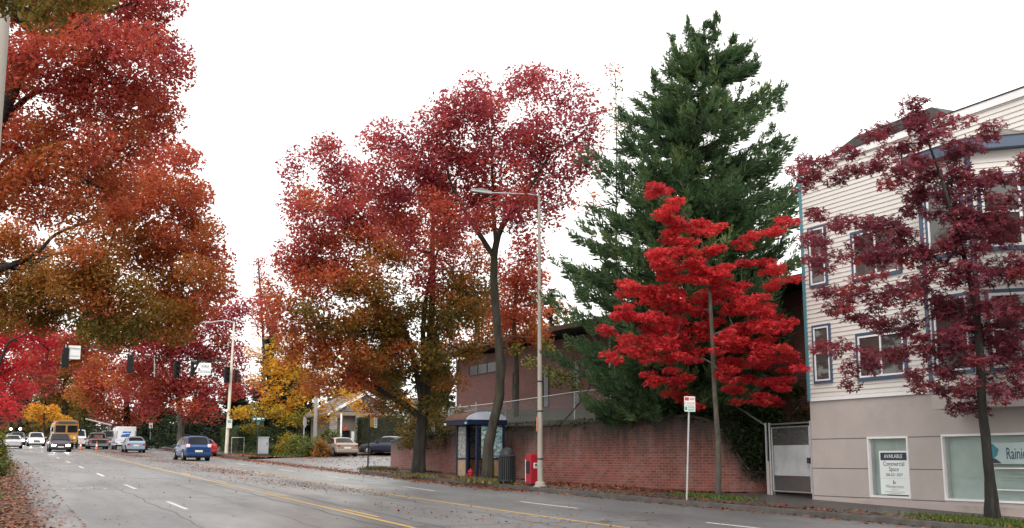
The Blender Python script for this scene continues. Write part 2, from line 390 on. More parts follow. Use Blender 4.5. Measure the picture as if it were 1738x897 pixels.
# ================================================================ MATERIALS
def asphalt():
    m, nt, n, l, b = newmat('wet_asphalt')
    v = coords(n, l); f = noise(n, l, coords(n, l, (1, .16, 1)), .55, 6, .65)
    r = ramp(n, [(.26, (.088, .09, .094)), (.5, (.128, .131, .136)), (.74, (.168, .172, .178))]); l.new(f, r.inputs[0])
    g = noise(n, l, v, 38, 3, .7); rg = ramp(n, [(.3, (.72, .72, .72)), (.7, (1.2, 1.2, 1.2))]); l.new(g, rg.inputs[0])
    mx = n.new('ShaderNodeMix'); mx.data_type = 'RGBA'; mx.blend_type = 'MULTIPLY'; mx.inputs[0].default_value = 1; l.new(r.outputs[0], mx.inputs[6]); l.new(rg.outputs[0], mx.inputs[7])
    # cracks
    vo = n.new('ShaderNodeTexVoronoi'); vo.feature = 'DISTANCE_TO_EDGE'; vo.inputs['Scale'].default_value = .22
    dv = n.new('ShaderNodeTexNoise'); dv.inputs['Scale'].default_value = .8; dv.inputs['Detail'].default_value = 6; l.new(v, dv.inputs['Vector'])
    va = n.new('ShaderNodeVectorMath'); va.operation = 'MULTIPLY_ADD'; l.new(dv.outputs['Color'], va.inputs[0]); va.inputs[1].default_value = (2.2, 2.2, 0); l.new(v, va.inputs[2]); l.new(va.outputs[0], vo.inputs['Vector'])
    rc = ramp(n, [(.0, (1, 1, 1)), (.008, (0, 0, 0))]); l.new(vo.outputs['Distance'], rc.inputs[0])
    pf = noise(n, l, v, .12, 3); rp = ramp(n, [(.45, (0, 0, 0)), (.6, (.8, .8, .8))]); l.new(pf, rp.inputs[0])
    mm = n.new('ShaderNodeMath'); mm.operation = 'MULTIPLY'; l.new(rc.outputs[0], mm.inputs[0]); l.new(rp.outputs[0], mm.inputs[1])
    m2 = n.new('ShaderNodeMix'); m2.data_type = 'RGBA'; l.new(mm.outputs[0], m2.inputs[0]); l.new(mx.outputs[2], m2.inputs[6]); m2.inputs[7].default_value = (.03, .03, .03, 1)
    l.new(m2.outputs[2], b.inputs['Base Color'])
    rr = ramp(n, [(.35, (.3, .3, .3)), (.65, (.56, .56, .56))]); l.new(noise(n, l, coords(n, l, (1, .2, 1)), .5, 5), rr.inputs[0]); l.new(rr.outputs[0], b.inputs['Roughness'])
    b.inputs['Specular IOR Level'].default_value = .5
    bump(n, l, b, g, .35, .01); return m
M = {}
M['asphalt'] = asphalt()
M['patch'] = pmat('tar_patch', (.055, .054, .053), .5, .25, 2, bmp=.2)
M['walk'] = pmat('wet_concrete_walk', (.066, .061, .058), .5, .3, 1.2, bmp=.25, dirt=(.036, .033, .029))
M['kerb'] = pmat('kerb_concrete', (.058, .053, .048), .7, .35, 2.5, bmp=.3, dirt=(.04, .036, .03))
M['soil'] = pmat('soil', (.07, .055, .035), .9, .4, 1.5, bmp=.6, dirt=(.06, .08, .02))
M['ivy_bank'] = pmat('dark_bank_soil', (.03, .03, .018), .9, .5, 1.5, bmp=.7, dirt=(.03, .045, .012))
def paintmat(name, col, wear=.5):
    m, nt, n, l, b = newmat(name); v = coords(n, l)
    f = noise(n, l, v, 7, 6, .75); r = ramp(n, [(wear-.08, (.12, .118, .115)), (wear+.06, col)]); l.new(f, r.inputs[0]); l.new(r.outputs[0], b.inputs['Base Color']); b.inputs['Roughness'].default_value = .5; return m
M['white_paint'] = paintmat('worn_white_line', (.62, .62, .61), .40)
M['yellow_paint'] = paintmat('worn_yellow_line', (.55, .33, .07), .42)
M['faded_paint'] = paintmat('faded_white_line', (.42, .42, .42), .55)
M['brick'] = brickmat('red_brick_wall', (.24, .063, .044), (.105, .031, .027), (.215, .15, .13), .28, .098, wash=.25)
M['brick_b'] = brickmat('red_brick_building', (.135, .038, .03), (.085, .026, .023), (.13, .08, .068), .28, .098, dirt=False)
M['coping'] = pmat('mossy_coping', (.05, .045, .03), .9, .5, 4, bmp=.5, dirt=(.02, .02, .014))
M['siding'] = pmat('cream_siding', (.60, .575, .545), .55, .04, .8)
M['stucco'] = pmat('beige_stucco', (.405, .36, .34), .85, .07, .7, bmp=.25, dirt=(.355, .31, .29))
M['groove'] = pmat('stucco_joint', (.10, .09, .085), .9, .1)
M['blue_trim'] = pmat('slate_blue_trim', (.05, .08, .135), .5, .08, 2)
M['teal_trim'] = pmat('teal_corner_trim', (.07, .2, .24), .5, .08, 2)
M['white'] = pmat('white_frame', (.74, .73, .74), .45, .04)
M['roof_dark'] = pmat('dark_roofing', (.04, .037, .037), .8, .25, 3, bmp=.4)
M['roof_brown'] = pmat('brown_shingle', (.15, .13, .125), .85, .3, 4, bmp=.5)
M['glass'] = glassmat('window_glass', (.06, .058, .055))
M['glass_dark'] = glassmat('dark_glass', (.014, .015, .017), .12); M['glass_dark'].node_tree.nodes['Principled BSDF'].inputs['Specular IOR Level'].default_value = .18
M['shop_glass'] = clearmat('shop_glass', refl=.22)
M['blind'] = pmat('pale_teal_blind', (.42, .53, .50), .6, .1, 1.5)
M['interior'] = pmat('interior_grey', (.22, .24, .22), .8, .2)
M['signwhite'] = pmat('sign_white', (.72, .77, .76), .5, .03)
M['navy'] = pmat('sign_navy', (.02, .03, .06), .5, .05)
M['ink'] = pmat('ink', (.05, .07, .09), .6, .05)
M['inkgrey'] = pmat('ink_grey', (.25, .3, .3), .6, .05)
M['inkred'] = pmat('ink_red', (.55, .05, .05), .6, .05)
M['inkgreen'] = pmat('ink_green', (.03, .3, .17), .6, .05)
M['galv'] = pmat('galvanised_steel', (.42, .43, .44), .45, .12, 5, metal=.7)
M['steelgrey'] = pmat('grey_painted_steel', (.33, .34, .36), .5, .1, 3)
M['conc_pole'] = pmat('weathered_pole', (.30, .27, .235), .75, .14, 3, bmp=.2, stretch=(1, 1, .25))
M['wood_pole'] = pmat('grey_timber_pole', (.3, .28, .27), .85, .2, 3, bmp=.3, stretch=(1, 1, .15))
M['black'] = pmat('black_plastic', (.008, .008, .009), .6, .2, spec=.2)
M['dkgrey'] = pmat('dark_grey_metal', (.022, .024, .027), .55, .2, spec=.3)
M['bus_blue'] = pmat('navy_blue_steel', (.007, .011, .036), .5, .15, 3, spec=.25)
M['rubber'] = pmat('tyre_rubber', (.02, .02, .02), .8, .2)
M['rim'] = pmat('alloy_rim', (.45, .45, .46), .35, .1, metal=.7)
M['redbox'] = pmat('red_box_paint', (.30, .012, .025), .5, .1, 2, spec=.25)
M['bark_dark'] = pmat('dark_wet_bark', (.02, .018, .015), .9, .5, 5, bmp=1, stretch=(1, 1, .22), dirt=(.06, .056, .042), bdist=.08)
M['bark_moss'] = pmat('mossy_bark', (.04, .034, .026), .9, .55, 4, bmp=1, stretch=(1, 1, .25), dirt=(.045, .048, .014), bdist=.08)
M['bark_pale'] = pmat('pale_lichen_bark', (.08, .072, .058), .9, .5, 4, bmp=1, stretch=(1, 1, .3), dirt=(.03, .027, .022), bdist=.08)
M['bark_grey'] = pmat('grey_smooth_bark', (.085, .076, .062), .85, .35, 6, bmp=.8, stretch=(1, 1, .35), dirt=(.05, .046, .03), bdist=.04)
# leaves: 0 olive green, .35 brown orange, .6 orange red, .85 crimson
M['ash'] = leafmat('ash_leaf', [(0, (.13, .115, .027)), (.18, (.25, .165, .034)), (.36, (.40, .16, .035)), (.56, (.50, .12, .045)), (.78, (.45, .075, .065)), (1, (.37, .065, .095))], .48)
M['dark_weed'] = leafmat('dark_weed_blade', [(0, (.02, .025, .01)), (1, (.05, .055, .018))], .1)
M['red_maple'] = leafmat('scarlet_leaf', [(0, (.36, .02, .03)), (.3, (.54, .034, .045)), (.7, (.68, .05, .058)), (1, (.74, .085, .07))], .45)
M['purple_maple'] = leafmat('purple_leaf', [(0, (.14, .032, .045)), (.5, (.235, .05, .07)), (.85, (.33, .06, .07)), (1, (.46, .06, .05))], .42)
M['yellow'] = leafmat('yellow_leaf', [(0, (.12, .14, .02)), (.3, (.36, .25, .025)), (.6, (.66, .36, .035)), (1, (.64, .22, .03))], .42)
M['green'] = leafmat('green_leaf', [(0, (.018, .032, .012)), (.4, (.035, .06, .018)), (.7, (.09, .12, .025)), (1, (.22, .2, .03))], .25)
M['conifer'] = leafmat('conifer_spray', [(0, (.035, .066, .034)), (.5, (.072, .13, .058)), (.85, (.125, .195, .075)), (1, (.18, .22, .08))], .42)
M['needle_far'] = leafmat('far_conifer', [(0, (.014, .02, .014)), (1, (.04, .055, .034))], .1)
M['fallen'] = leafmat('fallen_leaf', [(0, (.10, .03, .018)), (.4, (.20, .055, .022)), (.7, (.28, .10, .03)), (.9, (.30, .05, .03)), (1, (.36, .2, .05))], .05)
M['fallen_red'] = leafmat('fallen_red_leaf', [(0, (.13, .045, .03)), (.5, (.22, .065, .04)), (.8, (.30, .10, .045)), (1, (.32, .17, .06))], .05)
M['dry_grass'] = leafmat('dry_grass_blade', [(0, (.05, .05, .02)), (.5, (.12, .11, .035)), (1, (.24, .2, .08))], .15)
M['grass'] = leafmat('grass_blade', [(0, (.03, .055, .012)), (.6, (.07, .11, .02)), (1, (.16, .17, .04))], .2)

# ================================================================ GROUND, ROAD, PAVEMENTS
cy = [-30, 0, 10, 17, 20, 24, 29, 33.5, 38, 42, 50, 60, 80, 120, 180, 265]
cx = [24, 22.2, 21.4, 20.8, 20.5, 20.15, 19.45, 19.0, 18.65, 18.35, 18.15, 18.1, 18.1, 18.1, 18.1, 18.1]
def kerbx(Y): return float(np.interp(Y, cy, cx))
def y2x(Y): return float(np.interp(Y, [0, 15, 23, 30, 36, 300], [14.6, 14.1, 13.45, 13.05, 12.85, 12.85]))
def d2x(Y): return float(np.interp(Y, [0, 15, 22, 29, 33, 40, 300], [17.8, 17.0, 16.3, 15.6, 15.35, 15.12, 15.12]))
def leftx(Y): return float(np.interp(Y, [-30, 15, 26, 60, 140, 300], [.85, .95, 1.15, 1.5, 1.9, 2.0]))
def sheet(name, mat, Ys, xl, xr, dz, nx=2, kind=True):
    m = MB(); vs = []; fs = []
    for Y in Ys:
        a, b = xl(Y), xr(Y)
        for k in range(nx):
            X = a+(b-a)*k/(nx-1); vs.append((X, Y, zr(Y)+(dz(X, Y) if callable(dz) else dz)))
    for i in range(len(Ys)-1):
        for k in range(nx-1): fs.append((i*nx+k, i*nx+k+1, (i+1)*nx+k+1, (i+1)*nx+k))
    m.add(vs, fs); o = m.build(name, mat)
    if kind: struct(o)
    return o
YS = list(np.unique(np.concatenate([np.arange(-30, 60, 2.), np.arange(60, 271, 6.)])))
def gdz(X, Y):
    d = -.06
    if X > 60: d += min(14, (X-60)*.08)
    if X < -8: d += min(10, (-8-X)*.07)
    return d
sheet('ground', M['soil'], YS+[320, 420, 600, 900, 1500, 2600], lambda Y: -260-max(0, Y-270), lambda Y: 300+max(0, Y-270), gdz, 41)
sheet('road', M['asphalt'], YS+[300, 360], leftx, kerbx, 0, 5)
# right kerb, open at the side street
def kerb(Y0, Y1, fx, w, name, side=1):
    m = MB(); Ys = np.arange(Y0, Y1+.01, 1.5); n = len(Ys); vs = []; fs = []
    for Y in Ys:
        x = fx(Y); z = zr(Y)
        vs += [(x, Y, z-.05), (x+side*.02, Y, z+.13), (x+side*.05, Y, z+.15), (x+side*w, Y, z+.152), (x+side*w, Y, z-.05)]
    for i in range(n-1):
        for k in range(4): fs.append((i*5+k, i*5+k+1, i*5+6+k, i*5+5+k))
    fs += [tuple(range(5)), tuple(range((n-1)*5, n*5))]
    m.add(vs, fs); return struct(m.build(name, M['kerb'], smooth=30))
kerb(-20, 58.5, kerbx, .16, 'kerb'); kerb(86, 230, kerbx, .16, 'kerb')
kerb(-20, 230, leftx, .16, 'kerb', -1)
WALL = [(22.6, 66), (21.6, 62.5), (20.75, 59), (20.55, 56), (20.75, 52), (21.05, 46), (21.4, 41), (22.0, 36.8), (22.7, 34.4), (23.6, 33.1), (24.35, 32.6), (25.0, 32.45)]
wy = [p[1] for p in WALL][::-1]; wx = [p[0] for p in WALL][::-1]
def innerx(Y):
    if Y < 31.5: return 25.2
    return float(np.interp(Y, wy, wx))+.05
sheet('sidewalk', M['walk'], [y for y in YS if y < 58.6]+[58.5], lambda Y: kerbx(Y)+.158, innerx, .15, 3)
sheet('sidewalk', M['walk'], [y for y in YS if 84 < y < 235], lambda Y: kerbx(Y)+.158, lambda Y: 20.6, .15, 2)
sheet('side_street', M['asphalt'], list(np.arange(59, 86, 2.)), lambda Y: 18.0, lambda Y: 70, lambda X, Y: .012+max(0, min(.3, (X-19)*.06))*min(1, (Y-58)/8.), 14)
sheet('front_yard', M['soil'], list(np.arange(85.2, 150, 4.)), lambda Y: 20.55, lambda Y: 75, lambda X, Y: .16+min(.5, (X-20)*.04), 8)
sheet('verge', M['soil'], list(np.arange(-20, 232, 3.)), lambda Y: -9, lambda Y: leftx(Y)-.155, lambda X, Y: .155+.02*math.sin(Y*1.3+X), 6)
# markings, 4 mm above the asphalt
def stripe(name, Y0, Y1, fx, w, mat, dz=.006, step=2.):
    m = MB(); Ys = list(np.arange(Y0, Y1, step))+[Y1]; vs = []
    for Y in Ys: vs += [(fx(Y)-w/2, Y, zr(Y)+dz), (fx(Y)+w/2, Y, zr(Y)+dz)]
    m.add(vs, [(2*i, 2*i+1, 2*i+3, 2*i+2) for i in range(len(Ys)-1)]); return struct(m.build(name, mat))
stripe('centre_line', 4, 230, lambda Y: 8.85, .12, M['yellow_paint'])
stripe('centre_line', 4, 230, y2x, .12, M['yellow_paint'])
for Y0 in np.arange(6, 200, 9.5):
    stripe('turn_lane_dash', Y0+2.5, Y0+5.5, lambda Y: 9.13, .11, M['yellow_paint'])
    stripe('turn_lane_dash', Y0, Y0+3, lambda Y: y2x(Y)-.28, .11, M['faded_paint'])
for k, Y0 in enumerate([19.6, 31.7, 43, 55, 66.6, 77.5, 89, 101, 114, 128]):
    stripe('lane_dash', Y0, Y0+3.6, lambda Y: 5.1, .13, M['white_paint'])
for Y0 in [20, 29, 39.2, 50, 60, 72, 84, 97, 112]:
    stripe('lane_dash', Y0, Y0+3.4, d2x, .12, M['white_paint'])
stripe('stop_line', 89, 89.5, lambda Y: 3.2, 1.9, M['faded_paint'])
# long tar seams and repair patches
random.seed(3)
for (x0, a, b, w) in [(8.35, 5, 70, .07), (9.55, 5, 60, .06), (4.55, 8, 45, .05), (12.2, 10, 66, .05), (6.9, 20, 48, .03)]:
    ph = random.random()*6
    stripe('tar_seam', a, b, lambda Y, x0=x0, ph=ph: x0+.06*math.sin(Y*.8+ph)+.04*math.sin(Y*2.1), w, M['patch'], .003, .7)
for Y in (24.5, 37.2, 52, 63): 
    m = MB(); vs = []
    for k in range(13):
        X = 1.9+k*(15.5-1.9)/12; y = Y+.09*math.sin(k*1.7+Y)+.05*math.sin(k*3.1); vs += [(X, y, zr(y)+.0035), (X, y+.045, zr(y+.045)+.0035)]
    m.add(vs, [(2*i, 2*i+2, 2*i+3, 2*i+1) for i in range(12)]); struct(m.build('tar_seam', M['patch']))
# worn bicycle symbol with chevrons in the near lane
m = MB()
def flat_arc(m, cx_, cy_, r, w, a0, a1, n=18, sy=1.5):
    vs = []
    for k in range(n+1):
        a = a0+(a1-a0)*k/n
        for rr in (r-w/2, r+w/2):
            Y = cy_+math.sin(a)*rr*sy; vs.append((cx_+math.cos(a)*rr, Y, zr(Y)+.007))
    m.add(vs, [(2*i, 2*i+1, 2*i+3, 2*i+2) for i in range(n)])
def flat_line(m, a, b, w=.09):
    a = np.array(a); b = np.array(b); d = (b-a)/np.linalg.norm(b-a); p = np.array([-d[1], d[0]])*w/2
    m.add([(*q, zr(q[1])+.007) for q in (a-p, a+p, b+p, b-p)], [(0, 1, 2, 3)])
bx_, by_ = 3.4, 43.5
flat_arc(m, bx_-.42, by_, .3, .09, 0, 2*math.pi); flat_arc(m, bx_+.42, by_, .3, .09, 0, 2*math.pi)
for a, b in [((-.42, 0), (-.1, .75)), ((-.1, .75), (.3, .7)), ((.42, 0), (.27, .95)), ((-.42, 0), (.05, 0)), ((.05, 0), (.3, .7)), ((.15, .98), (.4, .98)), ((-.22, .82), (0, .82))]:
    flat_line(m, (bx_+a[0], by_+a[1]), (bx_+b[0], by_+b[1]))
for dy in (1.5, 2.3):
    flat_line(m, (bx_-.5, by_+dy), (bx_, by_+dy+.8), .13); flat_line(m, (bx_, by_+dy+.8), (bx_+.5, by_+dy), .13)
struct(m.build('bicycle_marking', paintmat('bicycle_paint', (.5, .5, .5), .47)))

# ================================================================ RETAINING WALL AND HILL
TOPX = [640, 655, 690, 780, 864, 918, 960, 1001, 1088, 1163, 1200, 1219, 1242, 1260, 1272, 1283, 1310]
TOPY = [752, 751, 742, 733, 723, 721.5, 719, 715, 710, 704.5, 711, 724, 754, 783, 798, 801, 801]
def smooth_poly(P, per=7):
    P = [np.array(p, float) for p in P]; out = []
    for i in range(len(P)-1):
        p0, p1, p2, p3 = P[max(i-1, 0)], P[i], P[i+1], P[min(i+2, len(P)-1)]
        for k in range(per):
            t = k/per; out.append(.5*((2*p1)+(-p0+p2)*t+(2*p0-5*p1+4*p2-p3)*t*t+(-p0+3*p1-3*p2+p3)*t**3))
    return out+[P[-1]]
WP = smooth_poly(WALL)
def walltop(X, Y):
    px = proj(X, Y, zr(Y)+2)[0]
    for _ in range(3):
        z = zrow(X, Y, float(np.interp(px, TOPX, TOPY))); px = proj(X, Y, z)[0]
    return z
WT = [walltop(*p) for p in WP]
def build_wall():
    root = thing('retaining_wall', 'long mossy red brick retaining wall curving down at its right end beside the sidewalk', 'wall', (WP[len(WP)//2][0], WP[len(WP)//2][1], zr(WP[len(WP)//2][1])))
    m = MB(); u = 0; vs = []; uv = []; rel = []; fs = []
    n = len(WP); th = .3
    for i, p in enumerate(WP):
        if i: u += np.linalg.norm(WP[i]-WP[i-1])
        t = WP[min(i+1, n-1)]-WP[max(i-1, 0)]; t = t/np.linalg.norm(t); nb = np.array([-t[1], t[0]])
        zb = zr(p[1])-.2; zt = WT[i]-.06; q = p+nb*th
        NZ = 6
        for k in range(NZ+1):
            z = zb+(zt-zb)*k/NZ; vs.append((p[0], p[1], z)); uv.append((u, z)); rel.append(k/NZ)
        vs.append((q[0], q[1], zt)); uv.append((u, zt+.3)); rel.append(1); vs.append((q[0], q[1], zb)); uv.append((u, zb)); rel.append(0)
    s = 9
    for i in range(n-1):
        for k in range(8): fs.append((i*s+k, (i+1)*s+k, (i+1)*s+k+1, i*s+k+1))
    fs += [tuple(range(9)), tuple(range((n-1)*9, n*9))]
    m.add(vs, fs); m.uv = uv; o = m.build('brickwork', M['brick'], root, smooth=30)
    a = o.data.attributes.new('rel', 'FLOAT', 'POINT'); a.data.foreach_set('value', rel)
    m = MB(); vs = []; fs = []
    for i, p in enumerate(WP):
        t = WP[min(i+1, n-1)]-WP[max(i-1, 0)]; t = t/np.linalg.norm(t); nb = np.array([-t[1], t[0]])
        j = rng.normal()*.008
        cw = .34 if i < n*.66 else .55
        for w, z in ((-.04, -.062), (-.04, .02+j), (cw, .02+j), (cw, -.062)):
            q = p+nb*w; vs.append((q[0], q[1], WT[i]+z))
    for i in range(n-1):
        for k in range(4): fs.append((i*4+k, (i+1)*4+k, (i+1)*4+(k+1) % 4, i*4+(k+1) % 4))
    fs += [(0, 1, 2, 3), tuple(range((n-1)*4, n*4))]
    m.add(vs, fs); m.build('coping', M['coping'], root)
build_wall()
# hill behind the wall, level with the coping and rising to the brick building
m = MB(); vs = []; fs = []; n = len(WP); K = 7; NB = []
for i in range(n):
    t = WP[min(i+1, n-1)]-WP[max(i-1, 0)]; t = t/np.linalg.norm(t); NB.append((-t[1], t[0]))
for i, p in enumerate(WP):
    t = i/(n-1)
    for k in range(K):
        f = k/(K-1); X = p[0]+NB[i][0]*.26+(30-p[0])*f*(1 if t < .85 else .55); Y = p[1]+NB[i][1]*.26+(3.2*f if t > .6 else 0)+ (4*f if t < .08 else 0)
        zt = WT[i]-.1; hz = zt+(max(zt, 3.9+(Y-33)*.035)-zt)*min(1, f*2.2)
        vs.append((X, Y, hz))
for i in range(n-1):
    for k in range(K-1): fs.append((i*K+k, (i+1)*K+k, (i+1)*K+k+1, i*K+k+1))
m.add(vs, fs); hill_v = list(vs); n_hill = n
struct(m.build('hillside', M['ivy_bank'], smooth=60))

# ================================================================ BRICK BUILDING ON THE HILL
def win(parent, X, y0, y1, z0, z1, fr=.06, out=.03, trim=None, trimw=.1, frame='white', glass='glass', mull=(), rails=(), name='window', sub=True):
    """window in a wall that faces -X: trim proud of the wall, frame proud of the trim, pane set back in the frame"""
    m = MB(); d = out
    for a, b, c, e in [(y0, y1, z0, z0+fr), (y0, y1, z1-fr, z1), (y0, y0+fr, z0+fr, z1-fr), (y1-fr, y1, z0+fr, z1-fr)]: m.box(X-d-.035, X+.02, a, b, c, e)
    for yy in mull: m.box(X-d-.03, X+.01, yy-fr*.5, yy+fr*.5, z0+fr, z1-fr)
    for zz in rails: m.box(X-d-.025, X+.01, y0+fr, y1-fr, zz-fr*.45, zz+fr*.45)
    w = m.build(name, M[frame], parent)
    g = MB().box(X-d-.005, X-d+.012, y0+fr*.9, y1-fr*.9, z0+fr*.9, z1-fr*.9).build('pane', M[glass], w)
    if trim:
        t = MB(); a = trimw; o = .002
        for p, q, c, e in [(y0-a, y1+a, z0-a, z0-o), (y0-a, y1+a, z1+o, z1+a), (y0-a, y0-o, z0-o, z1+o), (y1+o, y1+a, z0-o, z1+o)]: t.box(X-d-.03, X+.02, p, q, c, e)
        t.build('trim', M[trim], w)
    return w
def brick_building():
    X = 27.; y0, y1, zb, zt = 30.5, 66.2, .2, 8.25
    root = thing('brick_building', 'low red brick building with dark overhanging roof on the hill behind the wall', 'building', (X+5, 48, 4.2))
    MB().box(X, X+14, y0, y1, zb, zt).build('wall', M['brick_b'], root)
    # roof: slab with deep eaves, sloping up away from the road
    m = MB()
    m.add([(X-1.3, y0-.3, 8.3), (X+15, y0-.3, 8.3), (X+15, y1+1.2, 8.55), (X-1.3, y1+1.2, 8.55), (X-1.3, y0-.3, 8.52), (X+7, y0-.3, 10.1), (X+15, y0-.3, 8.6), (X+15, y1+1.2, 8.85), (X+7, y1+1.2, 9.6), (X-1.3, y1+1.2, 8.77)],
          [(0, 1, 2, 3), (0, 3, 9, 4), (4, 9, 8, 5), (5, 8, 7, 6), (0, 4, 5, 6, 1), (3, 2, 7, 8, 9), (1, 6, 7, 2)])
    r = m.build('roof', M['roof_dark'], root)
    MB().add([(X-1.34, y0-.3, 8.28), (X-1.303, y0-.3, 8.28), (X-1.303, y1+1.2, 8.53), (X-1.34, y1+1.2, 8.53), (X-1.34, y0-.3, 8.5), (X-1.303, y0-.3, 8.5), (X-1.303, y1+1.2, 8.75), (X-1.34, y1+1.2, 8.75)],
             [(3, 2, 1, 0), (4, 5, 6, 7), (0, 1, 5, 4), (1, 2, 6, 5), (2, 3, 7, 6), (3, 0, 4, 7)]).build('fascia', pmat('rust_fascia', (.10, .052, .038), .7, .3, 3), r)
    for yc in (57.4, 53.6, 50.2, 46.5, 43): win(root, X, yc-.36, yc+.36, 4.75, 6.95, .05, .01, None, frame='dkgrey', glass='glass_dark')
    win(root, X, 60, 64.2, 7.1, 7.75, .05, .01, None, frame='dkgrey', glass='glass_dark', mull=(61.4, 62.8))
    for yy in (66.05, 46.6): MB().tube([(X-.09, yy, 3.9), (X-.09, yy, 8.3)], .05, 8).build('downspout', M['white'], root)
    MB().box(X-.06, X+.0, y0, y1, 3.2, 4.35).build('plinth', M['brick_b'], root)
brick_building()

# railing of the hilltop path (chain-link panel on steel posts)
def chain(m, P0, P1, z0, z1, pitch=.09, r=.004):
    P0 = np.array(P0); P1 = np.array(P1); L = np.linalg.norm(P1-P0); hgt = z1-z0; d = (P1-P0)/L
    for sgn in (1, -1):
        s = -hgt
        while s < L:
            a = max(s, 0); b = min(s+hgt, L)
            if b-a > .02:
                za, zb_ = (a-s), (b-s)
                if sgn < 0: za, zb_ = hgt-za, hgt-zb_
                A = P0+d*a; B = P0+d*b
                m.tube([(A[0], A[1], z0+za), (B[0], B[1], z0+zb_)], r, 3, False)
            s += pitch
def hill_fence():
    pts = [(px, 22.6) for px in (762, 806, 858, 915, 975, 1030)]
    rows = {762: 693, 806: 689, 858: 683, 915: 675, 975: 666, 1030: 660}
    P = [on_x(px, rows[px], 23.0) for px, _ in pts]
    root = thing('chain_link_fence', 'grey chain link fence with steel posts along the top of the brick retaining wall', 'fence', (P[2][0], P[2][1], P[2][2]-1.2))
    MB().tube([p for p in P], .028, 6).build('rail', M['galv'], root)
    m = MB()
    for p in P: MB().tube([(p[0], p[1], p[2]-1.35), (p[0], p[1], p[2]+.03)], .032, 7).build('post', M['galv'], root)
    for a, b in zip(P[:-1], P[1:]): chain(m, a[:2], b[:2], min(a[2], b[2])-1.25, min(a[2], b[2])-.02, .16, .0035)
    m.build('mesh', M['galv'], root)
hill_fence()
# wooden steps / deck rail seen left of the bus shelter
def deck_rail():
    b = on_x(795, 700, 24.5)
    root = thing('stair_railing', 'weathered pale railing of a stair left of the brick building', 'railing', (b[0], b[1], b[2]-.6))
    m = MB()
    for k in range(5): m.tube([(b[0], b[1]-1.2, b[2]-.55+.28*k*.8), (b[0], b[1]+4, b[2]-.75+.28*k*.8)], .03, 5)
    m.build('rail', M['wood_pole'], root)
    for yy in (-1.1, 1.2, 3.8): MB().box(b[0]-.04, b[0]+.04, b[1]+yy-.04, b[1]+yy+.04, b[2]-1.6, b[2]+.5).build('post', M['wood_pole'], root)
deck_rail()

